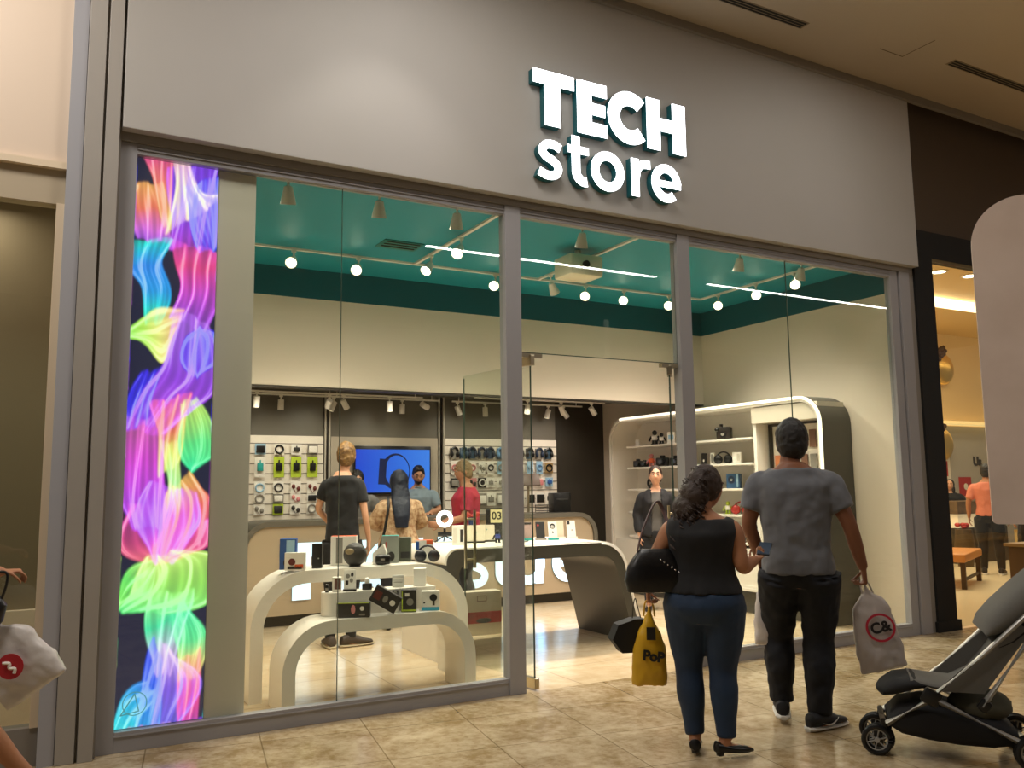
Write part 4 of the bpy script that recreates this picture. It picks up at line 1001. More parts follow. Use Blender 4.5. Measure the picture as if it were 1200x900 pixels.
def head_fn(p, d):
    # d.y>0 is the face; jaw narrows below, nose, chin, brow
    k = 1.0
    if d.z < -.1: k -= .20*min(1, (-d.z-.1)/.9)*(1 if True else 0)
    q = V(p)*1.0; q.x *= k
    if d.z < 0: q.y *= (1-.10*(-d.z)) if d.y > 0 else (1-.32*(-d.z))
    ax = abs(d.x)
    if d.y > .5:
        q.y -= .006*math.exp(-((d.z-.12)/.12)**2)*math.exp(-((ax-.32)/.16)**2)*1.3          # eye sockets
        q.y += .020*math.exp(-((d.z+.14)/.13)**2)*math.exp(-(ax/.13)**2)                   # nose
        q.y += .007*math.exp(-((d.z+.45)/.07)**2)*math.exp(-(ax/.25)**2)                   # mouth
        q.y += .012*math.exp(-((d.z+.78)/.12)**2)*math.exp(-(ax/.25)**2)                   # chin
        q.y += .004*math.exp(-((d.z-.28)/.08)**2)
    return q
def add_hand(mb, wrist, d, palm_n, s=1.0, curl=.5, spread=.06, side=1):
    """wrist point, direction of the hand, palm normal; side=+1 thumb on the +lateral side"""
    d = V(d).normalized(); n = V(palm_n); n = (n-d*n.dot(d)).normalized(); lat = d.cross(n)*side
    w = V(wrist)
    pc = w+d*.048*s
    R = []
    for t, a, b in ((-.01, .026, .019), (.015, .034, .017), (.05, .042, .015), (.085, .041, .013), (.095, .036, .010)):
        R.append([w+d*t*s+lat*a*s*math.cos(q)+n*b*s*math.sin(q) for q in [2*PI*i/14 for i in range(14)]])
    mb.rings(R)
    for i, (off, L, r) in enumerate(((.030, .072, .0088), (.010, .080, .0092), (-.011, .074, .0088), (-.030, .058, .0078))):
        base = w+d*.078*s+lat*off*s; dirc = (d+lat*(off*2.0*spread/.06)).normalized(); P = [base]; cur = base; a = 0
        for sgt in (.45, .32, .26):
            a += curl*(.8+.15*i)
            v = dirc*math.cos(a)+n*math.sin(a)
            cur = cur+v*L*sgt*s*1.1; P.append(cur)
        mb.tube(P, [r*1.08*s, r*s, r*.93*s, r*.75*s], 8, 3)
    b = w+d*.028*s+lat*.028*s
    P = [b, b+(d*.55+lat*.8+n*.25)*.034*s, b+(d*1.3+lat*.95+n*(.6+curl*.5))*.036*s, b+(d*1.8+lat*.7+n*(1.0+curl))*.038*s]
    mb.tube(P, [.013*s, .0115*s, .0100*s, .008*s], 8, 3)
def limb(mb, pts, radii, n=14, sub=5): mb.tube(pts, radii, n, sub)
def cut_tube(pts, radii, frac, sub=6):
    q = catmull([(*p, w) for p, w in zip(pts, radii)], sub); k = max(2, int(round(len(q)*frac))); q = q[:k]
    return [V(a[:3]) for a in q], [a[3] for a in q]

def person(label, loc, rotz, H=1.75, P=None, skin='tan', top=None, sleeve=0.5, bottom=None, hem=None, shoe=None, hair=None, hairmat=None, voxel=.008, face=False, group=None, sex='m', beard=None, collar=None, extra=None, shoemat2=None, neckline=None, over=None):
    """builds one standing figure facing local +y. P: joints in metres."""
    t = thing('person', label, 'person', loc, rotz, group)
    k = H/1.75
    J = dict(hipw=.095, pelvis=(0, 0, .95*k), chest=(0, 0), lean=0.0, shw=.195 if sex == 'm' else .165, shz=1.43*k, girth=1.0, neck=(0, .01, 1.50*k),
             head=(0, .03, 1.635*k), hyaw=0.0, hpitch=0.0, hroll=0.0, hs=1.0*k**.5,
             le=(-.27, -.03, 1.14*k), lw=(-.28, .04, .90*k), re=(.27, -.03, 1.14*k), rw=(.28, .04, .90*k),
             lhd=(0, .1, -1), rhd=(0, .1, -1), lpn=(1, 0, 0), rpn=(-1, 0, 0), curl=.35, lcurl=None, rcurl=None,
             lk=(-.11, .02, .50*k), la=(-.12, -.01, .085), rk=(.11, .02, .50*k), ra=(.12, -.01, .085), lf=0.15, rf=-.15, lheel=0.0, rheel=0.0, thigh=1.0, calf=1.0, arm=1.0, yaw=0.0)
    if P: J.update(P)
    g = J['girth']; ly = J['lean']; py = J['pelvis'][1]; px = J['pelvis'][0]; shz = J['shz']; pz = J['pelvis'][2]
    cx, cy = J['chest']; yw = J['yaw']
    if sex == 'm':
        T = [(pz-.13, .115*g, .10*g, px, py, yw*.2), (pz-.05, .165*g, .115*g, px, py, yw*.3), (pz+.03, .165*g, .112*g, px, py, yw*.3), (pz+.13, .150*g, .105*g, px*.6+cx*.4, py*.6+(cy+ly)*.3, yw*.5),
             (pz+.25, .158*g, .112*g, cx*.8, (cy+ly)*.7, yw*.8), (pz+.37, .175*g, .118*g, cx, cy+ly, yw), (shz-.07, .186*g, .11*g, cx, cy+ly-.005, yw), (shz-.015, .165*g, .09, cx, cy+ly-.01, yw), (shz+.03, .105*g, .072, cx, cy+ly-.012, yw), (shz+.07, .066, .062, cx, cy+ly-.006, yw)]
    else:
        T = [(pz-.13, .12*g, .105*g, px, py, yw*.2), (pz-.05, .178*g, .13*g, px, py-.01, yw*.3), (pz+.03, .172*g, .12*g, px, py-.005, yw*.3), (pz+.13, .138*g, .098*g, px*.6+cx*.4, py*.6+(cy+ly)*.3, yw*.5),
             (pz+.22, .135*g, .098*g, cx*.8, (cy+ly)*.7, yw*.8), (pz+.33, .152*g, .115*g, cx, cy+ly, yw), (shz-.06, .156*g, .098*g, cx, cy+ly-.005, yw), (shz-.01, .140*g, .078, cx, cy+ly-.01, yw), (shz+.025, .085*g, .062, cx, cy+ly-.01, yw), (shz+.06, .052, .052, cx, cy+ly-.006, yw)]
    c_, s_ = math.cos(yw), math.sin(yw)
    sh = lambda sg: V((cx+sg*J['shw']*c_, cy+ly-.005+sg*J['shw']*s_, shz-.062))
    am = J['arm']
    armL = ([sh(-1)+V((.05, 0, .022)), sh(-1), (sh(-1)+V(J['le']))/2, V(J['le']), (V(J['le'])+V(J['lw']))/2, V(J['lw'])], [.046*am, .052*am, .047*am, .039*am, .037*am, .026*am])
    armR = ([sh(1)+V((-.05, 0, .022)), sh(1), (sh(1)+V(J['re']))/2, V(J['re']), (V(J['re'])+V(J['rw']))/2, V(J['rw'])], [.046*am, .052*am, .047*am, .039*am, .037*am, .026*am])
    th = J['thigh']; cf = J['calf']
    def leg(sg, kn, an):
        h = V((px+sg*J['hipw'], py, pz-.05)); kn, an = V(kn), V(an)
        return ([h, (h*.55+kn*.45)+V((sg*.01, .0, 0)), kn, kn*.66+an*.34+V((0, -.02, 0)), kn*.25+an*.75+V((0, -.006, 0)), an], [.100*th*g, .084*th, .056*cf, .056*cf, .040*cf, .035*cf])
    legL, legR = leg(-1, J['lk'], J['la']), leg(1, J['rk'], J['ra'])
    body = MB()
    body.rings(interp_rings(T, per=3))
    nk = V(J['neck']); hd = V(J['head']); hs = J['hs']
    RH = Euler((J['hpitch'], J['hroll'], J['hyaw'])).to_matrix()
    body.tube([V((cx, cy+ly-.01, shz-.03)), nk, hd+RH@V((0, -.015, -.06*hs))], [.06 if sex == 'm' else .05, (.054 if sex == 'm' else .044)*g**.8, (.052 if sex == 'm' else .044)*g**.8], 14, 4)
    hb = MB().ell((0, 0, 0), (.076*hs, .096*hs, .118*hs), 36, 28, fn=lambda d: head_fn)
    for sg in (-1, 1): hb.ell((sg*.077*hs, -.008*hs, -.008*hs), (.009*hs, .018*hs, .030*hs), 12, 8, rot=Euler((0, 0, sg*-.3)))
    hm = Matrix.Translation(hd) @ RH.to_4x4()
    hb.xform(hm); body.add(hb.v, hb.f)
    limb(body, *armL); limb(body, *armR); limb(body, *legL); limb(body, *legR)
    for wr, d, pn, sd, cu in ((J['lw'], J['lhd'], J['lpn'], -1, J['lcurl']), (J['rw'], J['rhd'], J['rpn'], 1, J['rcurl'])):
        # thumb forward
        dd = V(d).normalized(); nn = V(pn); nn = (nn-dd*nn.dot(dd)).normalized(); lat = dd.cross(nn)
        side = 1 if lat.y > 0 else -1
        add_hand(body, wr, d, pn, .98*k if sex == 'm' else .88*k, cu if cu is not None else J['curl'], side=side)
    for an, fy, hl in ((J['la'], J['lf'], J['lheel']), (J['ra'], J['rf'], J['rheel'])):
        an = V(an); d = V((math.sin(-fy), math.cos(fy), 0)); 
        body.tube([an+V((0, 0, .0)), an+d*-.02+V((0, 0, -.045)), an+d*.09+V((0, 0, -.062)), an+d*.145+V((0, 0, -.068))], [.034, .030, .020, .012] if (shoe or {}).get('type') == 'flat' else [.034, .034, .026, .016], 12, 3)
    b = body.build('body', SKIN[skin], t); bake(b, voxel, 3)
    b['kindnote'] = ''
    del b['kindnote']
    # ---- clothing
    if bottom:
        mb = MB(); mb.rings(interp_rings(T, per=3, grow=.010, hi=pz+.055))
        for lg in (legL, legR):
            pts, rad = list(lg[0]), [r+.011+bottom.get('loose', .004) for r in lg[1]]
            if bottom.get('short'): pts, rad = cut_tube(pts, rad, bottom['short'])
            else: rad[-1] = max(rad[-1], .05 if bottom.get('loose', 0) > .008 else .040)
            mb.tube(pts, rad, 16, 0 if bottom.get('short') else 5)
        o = mb.build(bottom.get('name', 'trousers'), bottom['mat'], t); bake(o, .010, 4, bottom.get('fold', .012), .07)
    if top:
        hz = hem if hem is not None else pz-.03
        mb = MB(); R = interp_rings(T, per=3, grow=top.get('loose', .016), lo=hz, hi=shz+(neckline if neckline is not None else .03))
        R = [R[0]]+R; mb.rings(R)
        if sleeve > 0:
            for a in (armL, armR):
                pts, rad = cut_tube(a[0], [r+.004+(.1 if i < 1 else .55 if i < 2 else 1)*(.006+top.get('sl', .008)) for i, r in enumerate(a[1])], sleeve)
                mb.tube(pts, rad, 16, 0)
        else:
            for a in (armL, armR): mb.tube([a[0][0]+V((0, 0, .012)), a[0][1]+V((0, 0, .012))], [.054, .046], 14, 3)
        o = mb.build(top.get('name', 'shirt'), top['mat'], t); bake(o, .010, 5, top.get('fold', .016), .09)
    if over:
        mb = MB(); Rr = interp_rings(T, per=3, grow=.034, lo=.84, hi=shz+.045); mb.rings([Rr[0]]+Rr)
        for a in (armL, armR):
            pts, rad = cut_tube(a[0], [r+.004+(0 if i < 1 else .4 if i < 2 else 1)*.022 for i, r in enumerate(a[1])], .93); mb.tube(pts, rad, 16, 0)
        o = mb.build('cardigan', over, t); bake(o, .010, 5, .014, .09)
        bm = bmesh.new(); bm.from_mesh(o.data)
        bmesh.ops.delete(bm, geom=[f for f in bm.faces if (f.calc_center_median().y > .0 and abs(f.calc_center_median().x) < .060+.03*max(0, 1.15-f.calc_center_median().z)) or f.calc_center_median().z > shz+.05], context='FACES')
        bm.to_mesh(o.data); bm.free(); m = o.modifiers.new('t', 'SOLIDIFY'); m.thickness = .008; bake(o)
    if collar:
        mb = MB(); q = [V((cx, cy+ly-.008, shz+.03))+V((.068*math.cos(a), .062*math.sin(a), .012*math.sin(a))) for a in [2*PI*i/20 for i in range(20)]]
        mb.tube(q, .014, 8, closed=True); mb.build('collar', collar, t, True)
    if shoe:
        for an, fy, hl in ((J['la'], J['lf'], J['lheel']), (J['ra'], J['rf'], J['rheel'])):
            an = V(an); d = V((math.sin(-fy), math.cos(fy), 0)); lt = V((d.y, -d.x, 0)); s = k*(1.0 if sex == 'm' else .86)
            base = V((an.x, an.y, an.z-.085)); tip = -hl
            def sec(y, w, z0, z1, n=16):
                c = base+d*y*s; out = []
                sl = max(0, (.09-y)/.16)*hl
                for i in range(n):
                    a = 2*PI*i/n; zz = (z0+z1)/2+(z1-z0)/2*math.sin(a)
                    out.append(c+lt*w*s*math.copysign(abs(math.cos(a))**.8, math.cos(a))+V((0, 0, zz+sl*0)))
                return out
            if shoe.get('type') == 'flat':
                mb = MB(); mb.rings([sec(y, w, z0, z1) for y, w, z0, z1 in ((-.095, .02, .02, .06), (-.08, .040, .014, .075), (-.03, .044, .012, .066), (.03, .044, .006, .050), (.09, .050, .003, .046), (.15, .044, .003, .036), (.20, .012, .004, .018))])
                u = mb.build('shoe', shoe['mat'], t, True)
                MB().cyl(base+d*-.055*s+V((0, 0, .0)), base+d*-.055*s+V((0, 0, .03)), .020, .026, 14).build('heel', shoe['mat'], u, True)
            else:
                mb = MB(); mb.rings([sec(y, w, z0, z1) for y, w, z0, z1 in ((-.10, .02, .02, .07), (-.085, .038, .018, .10), (-.04, .043, .018, .115), (.02, .043, .018, .105), (.08, .047, .018, .08), (.14, .048, .018, .062), (.185, .034, .018, .05), (.20, .012, .02, .035))])
                u = mb.build('shoe', shoe['mat'], t, True)
                mb = MB(); mb.rings([sec(y, w, z0, z1) for y, w, z0, z1 in ((-.11, .02, .0, .02), (-.09, .043, .0, .03), (-.02, .046, .0, .024), (.08, .050, .0, .022), (.15, .050, .002, .024), (.195, .034, .006, .026), (.212, .010, .01, .024))])
                mb.build('sole', shoe['sole'], u, True)
                mb = MB()
                for q in range(4): mb.cyl(base+d*(.03+q*.022)*s+lt*-.022+V((0, 0, .108-q*.010)), base+d*(.03+q*.022)*s+lt*.022+V((0, 0, .108-q*.010)), .004, n=6)
                mb.build('laces', shoe.get('lace', shoe['sole']), u)
    # ---- hair
    if hair:
        mb = MB(); HM = lambda p: hd+RH@V(p)*1.0
        def blob(c, r, rot=None): 
            q = MB().ell(V(c)*hs, V(r)*hs, 24, 16, rot); q.xform(hm); mb.add(q.v, q.f)
        if hair in ('short', 'buzz'):
            g_ = .0 if hair == 'buzz' else .004
            blob((0, -.012, .022), (.082+g_, .096+g_, .104+g_)); blob((0, -.034, -.022), (.077+g_, .070+g_, .082))
        if hair == 'quiff': blob((0, -.014, .030), (.082, .096, .106)); blob((0, .02, .10), (.05, .055, .035)); blob((0, -.034, -.02), (.076, .068, .07))
        if hair == 'pulled': blob((0, -.012, .024), (.084, .097, .105)); blob((-.048, -.03, -.02), (.034, .055, .06)); blob((.048, -.03, -.02), (.034, .055, .06)); blob((0, -.10, .0), (.035, .035, .035))
        if hair == 'long':
            blob((0, -.018, .016), (.090, .098, .112))
            q = MB(); q.rings([ring_h(V(hd)+V((0, yy-.01, zz)), rx, ry, 18) for zz, yy, rx, ry in ((.06, -.03, .085, .07), (-.04, -.05, .092, .068), (-.14, -.09, .10, .055), (-.22, -.14, .10, .05), (-.34, -.18, .085, .042), (-.46, -.185, .065, .03))]); mb.add(q.v, q.f)
        if hair == 'curly':
            blob((0, -.02, .020), (.092, .104, .118)); blob((.0, -.09, -.05), (.088, .08, .09)); blob((-.035, -.115, -.13), (.092, .07, .09)); blob((-.045, -.115, -.22), (.065, .055, .07))
        if hair == 'shoulder':
            blob((0, -.02, .016), (.092, .098, .114)); blob((-.06, -.02, -.10), (.035, .06, .10)); blob((.06, -.02, -.10), (.035, .06, .10)); blob((0, -.07, -.09), (.08, .05, .11))
        o = mb.build('hair', hairmat, t); bake(o, .006 if hair != 'long' else .008, 2, .012 if hair in ('short', 'quiff', 'curly') else .007, .03)
        if hair == 'curly':
            rnd = random.Random(3); cl = MB()
            for i in range(170):
                u_ = rnd.random(); z = .05-.34*u_; a = rnd.uniform(PI*.95, PI*2.05)
                rx = (.085 if z > -.1 else .095-.1*abs(z+.12)); c0 = V((rx*math.cos(a)*1.0-.03*u_, -.06+ -.045*u_*1.4+.085*math.sin(a)*(.9), z))
                pts = []; r_ = rnd.uniform(.008, .014); ph = rnd.uniform(0, 6.28); L = rnd.uniform(.06, .11)
                for q in range(13): pts.append(hm@(c0*hs)+V((r_*math.cos(ph+q*.95), r_*math.sin(ph+q*.95), -L*q/12)))
                cl.tube(pts, [.0038]*12+[.001], 5)
            for i in range(26):
                a = rnd.uniform(-1, 1); c0 = hm@(V((a*.075, -.05+rnd.uniform(-.03, .03), .105-.04*a*a))*hs)
                cl.tube([c0, c0+V((rnd.uniform(-.02, .02), rnd.uniform(-.03, .01), .012)), c0+V((rnd.uniform(-.04, .04), rnd.uniform(-.06, .0), -.01))], [.003, .002, .001], 5, 3)
            cl.build('curls', hairmat, o, True)
    if face:
        ey = M('eye_white', 'e9e2d8', .3); ir = M('iris', '20140c', .3); br = hairmat or BLACK; lp = M('lips', 'a0574c', .45)
        def on(x, z, dy=0.0):
            dz = z/.118; dx = x/.076; yy = math.sqrt(max(0, 1-dx*dx-dz*dz))*.096
            d = V((dx, yy/.096, dz)); q = head_fn(V((x, yy, z)), d); return hm@(V((q.x, q.y+dy, q.z))*hs)
        mbw = MB(); mbi = MB(); mbb = MB()
        for sg in (-1, 1):
            c = on(sg*.029, .012, .001); mbw.ell(c, (.0125*hs, .006*hs, .0062*hs), 12, 8, rot=Euler((0, 0, J['hyaw'])))
            c = on(sg*.029, .012, .0065); mbi.ell(c, (.0080*hs, .004*hs, .0066*hs), 10, 6, rot=Euler((0, 0, J['hyaw'])))
            mbb.tube([on(sg*.013, .034, .004), on(sg*.030, .041, .005), on(sg*.047, .034, .003)], [.004, .0056, .003], 6, 3)
        mbw.build('eyes', ey, t, True); mbi.build('irises', ir, t, True); mbb.build('eyebrows', br, t, True)
        MB().tube([on(-.022, -.052, .001), on(0, -.050, .003), on(.022, -.052, .001)], [.002, .006, .002], 8, 3, flat=.6).build('lips', lp, t, True)
        if beard:
            mb = MB(); q = MB().ell(V((0, .0015, -.018))*hs, V((.0725, .0945, .104))*hs, 30, 20, fn=lambda d: head_fn); q.xform(hm)
            # keep only the lower face
            inv = hm.inverted(); 
            fs = [f for f in q.f if all((inv@V(q.v[i])).z < -.045*hs and (inv@V(q.v[i])).y > .0 for i in f)]
            mb.add(q.v, fs); mb.build('beard', beard, t, True)
    return t, J, hm

JEANS = M('dark_jeans', '16263e', .75, var=(14, '101c30'), sheen=.1); BLUEJ = M('blue_jeans', '14304e', .75, var=(5, '0f2640'), sheen=.1)
BLACKCLOTH = M('black_cloth', '0c0c0f', .85, sheen=.1); GREYTEE = M('grey_tee', '696b70', .9, sheen=.2, bump=(60, .05))
SNK = dict(mat=M('sneaker_dark', '15151a', .6), sole=M('sole_white', 'd9d5cc', .5)); FLAT = dict(mat=M('flat_black', '0b0b0c', .35), type='flat')
DHAIR = M('hair_dark', '15100c', .45, bump=(220, .5)); BHAIR = M('hair_brown', '35241a', .5, bump=(200, .5)); BLOND = M('hair_blond', '94703f', .5, bump=(90, .8), var=(30, '5f4324')); GHAIR = M('hair_grey', '8a7250', .6, bump=(200, .5))

# 1. man in grey tee, from behind (heading ~48 deg to the right of +y)
mh = math.radians(-46)
MP = dict(girth=1.15, shw=.205, arm=1.16, hipw=.10, pelvis=(.005, 0, .95), head=(.005, .04, 1.705), neck=(-.02, .01, 1.56), shz=1.505, hs=1.15, hyaw=-.05,
          le=(-.275, .0, 1.20), lw=(-.225, .10, .985), re=(.305, -.02, 1.20), rw=(.375, .05, .935), lhd=(.12, .3, -1), rhd=(.12, .25, -1), lpn=(1, .0, 0), rpn=(-1, 0, 0), lcurl=1.0, rcurl=1.0,
          lk=(-.13, .14, .50), la=(-.13, .12, .115), rk=(.10, .06, .50), ra=(.085, -.02, .085), lf=.05, rf=-.75, lheel=.03, thigh=1.06, calf=1.15)
man, J1, _ = person('man in a grey t-shirt and dark jeans seen from behind, carrying two bags', (4.10, -1.62, 0), mh, 1.84, MP, 'deep', dict(mat=GREYTEE, fold=.022, loose=.022, sl=.016), .47, dict(mat=BLACKCLOTH if False else M('black_jeans', '10131b', .8, var=(12, '0b0d13')), loose=.018, fold=.018), .885, SNK, 'short', DHAIR, .007)
# 2. woman in black top, from behind, holding a phone
wh = math.radians(-47)
WP = dict(girth=1.16, shw=.170, hipw=.085, arm=1.02, pelvis=(.0, -.0, .83), head=(.035, .05, 1.425), neck=(.01, .01, 1.315), shz=1.255, hs=.98, hyaw=-.75, hpitch=-.12,
          le=(-.262, -.03, 1.03), lw=(-.315, .05, .86), re=(.215, -.02, 1.00), rw=(.275, .17, 1.02), lhd=(.0, .1, -1), lpn=(1, 0, 0), lcurl=1.0, rhd=(.35, .9, .25), rpn=(-.2, -.2, 1), rcurl=.55,
          lk=(-.10, .05, .44), la=(-.075, .0, .100), rk=(.085, .03, .44), ra=(.095, -.03, .100), lf=.1, rf=-1.0, thigh=1.16, calf=1.16)
woman, J2, whm = person('curly haired woman in a black sleeveless top and blue jeans looking at a phone', (3.261, -1.716, 0), wh, 1.57, WP, 'tan', dict(mat=BLACKCLOTH, name='top', fold=.010, loose=.018), 0, dict(mat=BLUEJ, name='jeans', loose=.001, fold=.006), .835, FLAT, 'curly', BHAIR, .007, sex='f', neckline=.012, face=True)
def W(t, p):   # local point of a figure in world space
    return Matrix.Translation(t.location) @ Euler((0, 0, t.rotation_euler.z)).to_matrix().to_4x4() @ V(p)
an_ = V(J1['ra']); d_ = V((math.sin(.75), math.cos(.75), 0)); l_ = V((d_.y, -d_.x, 0))
MB().tube([an_+d_*(-.03)+l_*.051+V((0, 0, -.040)), an_+d_*.03+l_*.053+V((0, 0, -.052)), an_+d_*.08+l_*.050+V((0, 0, -.034)), an_+d_*.11+l_*.040+V((0, 0, -.022))], [.003, .007, .004, .001], 6, 4, flat=.6).build('shoe_mark', WHP, [c for c in man.children if c.name.startswith('shoe')][1], True)
# things they carry
def soft_bag(name, label, cat, loc, rz, w, h, d, mat, taper=.55, handles=True, art=None, knot=True, fold=.02, hangfold=.0, skew=0.0, sqz=.42):
    """thin carrier bag hanging from its handles; loc = grip point"""
    t = thing(name, label, cat, loc, rz); mb = MB(); R = []
    for z, k, dk in ((-.02, .05, .12), (-.07, .12, .3), (-.13, sqz, .6), (-.20, .8, .9), (-.35*h/.5, 1, 1.0), (-h*.8, 1.0, 1.0), (-h*.97, .98, .75), (-h*.985, .97, .6), (-h, .96, .3)):
        R.append(ring_h((skew*z, 0, z), w/2*k, d/2*dk+.004, 28, 0, 2.6, 0))
    mb.rings(R); o = mb.build('bag_body', mat, t); bake(o, None, 0)
    m = o.modifiers.new('s', 'SUBSURF'); m.levels = 2; m.render_levels = 2; bake(o, None, 0, fold, .06)
    if handles: MB().tube([(-.03, 0, -.08), (-.022, .0, -.01), (0, .0, .012), (.022, 0, -.01), (.03, 0, -.08)], .005, 8, 4).build('handle', mat, t, True)
    return t
PLW = M('plastic_white', 'c6bcb6', .35, trans=.15, bump=(25, .25)); PLY = M('plastic_yellow', 'd3a51c', .4, bump=(20, .2)); PLG = M('plastic_pale', 'c9c2bc', .4, bump=(25, .25))
rw = W(man, (.375, .075, .855)); lw_ = W(man, (-.21, .125, .905))
b1 = soft_bag('shopping_bag', 'white plastic bag with a red ring emblem in the grey shirted man right hand', 'shopping bag', rw+V((.0, 0, -.005)), mh+.05, .27, .52, .09, PLW, fold=.022, skew=.10, sqz=.80); b1.rotation_euler = (0, -.27, mh+.05)
mb = MB(); mb.ribbon([(.083*math.cos(a), .083*math.sin(a)) for a in [2*PI*i/32 for i in range(32)]], [(.07*math.cos(a), .07*math.sin(a)) for a in [2*PI*i/32 for i in range(32)]], 0, .004, 'y', True)
mb.xform(Matrix.Translation((.0, -.058, -.27))); mb.build('red_ring', M('bag_red', 'b8253a', .5), b1)
text_mesh('C&', .085, .001, 'letters', M('bag_black', '1c1718', .5), b1, Matrix.Translation((.0, -.058, -.27)) @ Matrix.Rotation(PI/2, 4, 'X'), .003)
b2 = soft_bag('shopping_bag', 'pale plastic bag hanging from the grey shirted man left hand', 'shopping bag', lw_, mh, .13, .46, .12, PLG, fold=.02, sqz=.6)
yw_ = W(woman, (-.317, .075, .785))
b3 = soft_bag('shopping_bag', 'yellow plastic bag with black lettering in the left hand of the black topped woman', 'shopping bag', yw_, wh+.2, .20, .46, .12, PLY, fold=.02, skew=.02)
text_mesh('PoP', .075, .001, 'letters', BLACK, b3, Matrix.Translation((.015, -.072, -.29)) @ Matrix.Rotation(.12, 4, 'Y') @ Matrix.Rotation(PI/2, 4, 'X'), .004)
MB().bb(-.02, .03, -.069, -.067, -.20, -.13).build('emblem', BLACK, b3)
# black angular paper bag behind the yellow one
t = thing('paper_bag', 'black angular gift bag hanging behind the yellow plastic bag', 'shopping bag', yw_+V((-.02, .10, 0)), wh+.5)
mb = MB(); mb.prism([(-.02, -.10), (.04, -.10), (.06, -.20), (.06, -.285), (-.10, -.285), (-.155, -.21), (-.12, -.13)], -.05, .05); mb.build('bag_body', BLACKM, t)
MB().tube([(-.02, 0, -.10), (-.01, 0, -.02), (0, 0, 0.01), (.01, 0, -.02), (.03, 0, -.10)], .003, 6, 3).build('handle', BLACKM, t, True)
# phone
ph = W(woman, (.325, .275, 1.075)); t = thing('smartphone', 'dark smartphone held by the black topped woman', 'phone', ph, wh-.5)
t.rotation_euler = (.42, .1, wh-.1)
MB().box((0, 0, 0), (.072, .145, .009), bev=.004).build('case', BLACK, t, True); MB().box((0, 0, .0052), (.064, .132, .001)).build('screen', M('phone_screen', '222831', .15, emit=.05, ecol='8fb0d0'), t)
# handbag on her shoulder
hb = W(woman, (-.25, -.09, .985)); t = thing('handbag', 'black leather handbag with studs on the left shoulder of the woman', 'handbag', hb, wh+.35)
mb = MB(); mb.rings([ring_h((0, 0, z), a, b, 28, 0, 3.2) for z, a, b in ((-.125, .12, .03), (-.12, .155, .055), (-.06, .17, .07), (.02, .15, .06), (.09, .10, .035), (.11, .08, .012))]); o = mb.build('bag_body', M('leather_black', '0d0c0e', .35, bump=(40, .2)), t, True)
mb = MB()
for i in range(6): mb.ell((.02+.02*i, -.062+.0*i, .055-.014*i), (.005, .004, .005), 8, 6)
mb.build('studs', CHROME, t, True)
MB().tube([(-.10, 0, .08), (-.06, .0, .22), (.02, .05, .36), (.07, .09, .33), (.10, .04, .20), (.11, 0, .08)], .011, 8, 5, flat=.5).build('strap', M('strap_mauve', '6b5658', .5), t, True)

# 3. saleswoman at the shelf wall
P3 = dict(girth=.95, shw=.155, le=(-.215, -.02, 1.10), lw=(-.20, .05, .86), re=(.215, -.02, 1.10), rw=(.20, .05, .86))
sw, _, _ = person('saleswoman in a black cardigan over a grey top beside the shelf wall', (6.41, 2.62, 0), math.radians(180-38), 1.66, P3, 'fair', dict(mat=M('top_grey', '4f4b46', .8), name='inner_top', fold=.008, loose=.008, sl=0), .5, dict(mat=BLACKCLOTH), .86, FLAT, 'pulled', M('hair_sales', '2b1a12', .45, bump=(200, .5)), .008, True, sex='f', neckline=.01, over=M('cardigan_black', '121013', .8))
# 4. tall blond young man in black tee
P4 = dict(girth=.84, shw=.158, arm=.80, hyaw=-.1, head=(.03, .02, 1.755), neck=(.01, .01, 1.60), le=(-.225, .06, 1.26), lw=(-.13, .24, 1.10), re=(.21, -.03, 1.20), rw=(.245, .05, .95), thigh=.85, calf=.85, lk=(-.09, .0, .51), la=(-.10, .0, .085), rk=(.09, .03, .51), ra=(.09, .02, .085), lf=.3, rf=-1.1)
person('tall blond young man in a black t-shirt seen from behind at the arched tables', (2.545, 2.42, 0), math.radians(-22), 1.88, P4, 'fair', dict(mat=BLACKCLOTH, fold=.014, loose=.018), .45, dict(mat=BLACKCLOTH, loose=.008), .93, dict(mat=M('shoe_brown', '3c2f26', .6), sole=M('sole_tan', 'a89878', .5)), 'short', BLOND, .008)
# 5. seller hidden behind him
P5 = dict(girth=.9, hpitch=-.25)
person('dark haired seller mostly hidden behind the tall blond man', (3.50, 4.80, 0), math.radians(180-20), 1.66, P5, 'fair', dict(mat=M('seller_grey', '7d7a76', .8)), .5, dict(mat=BLACKCLOTH), None, None, 'short', DHAIR, .009, True)
# 6. bearded seller in grey-blue shirt looking down
P6 = dict(girth=.98, hpitch=-.35, hyaw=.1, head=(0, .07, 1.60), le=(-.26, .05, 1.16), lw=(-.14, .26, 1.12), re=(.26, .05, 1.16), rw=(.10, .28, 1.12), lhd=(.4, .8, 0), rhd=(-.4, .8, 0), lpn=(0, 0, -1), rpn=(0, 0, -1))
person('bearded seller in a grey blue shirt looking down behind the desk', (4.37, 4.93, 0), math.radians(180-22), 1.72, P6, 'mid', dict(mat=M('shirt_greyblue', '7f909a', .8), fold=.018), .5, dict(mat=BLACKCLOTH), None, None, 'quiff', DHAIR, .008, True, beard=DHAIR, collar=M('shirt_greyblue', '7f909a', .8))
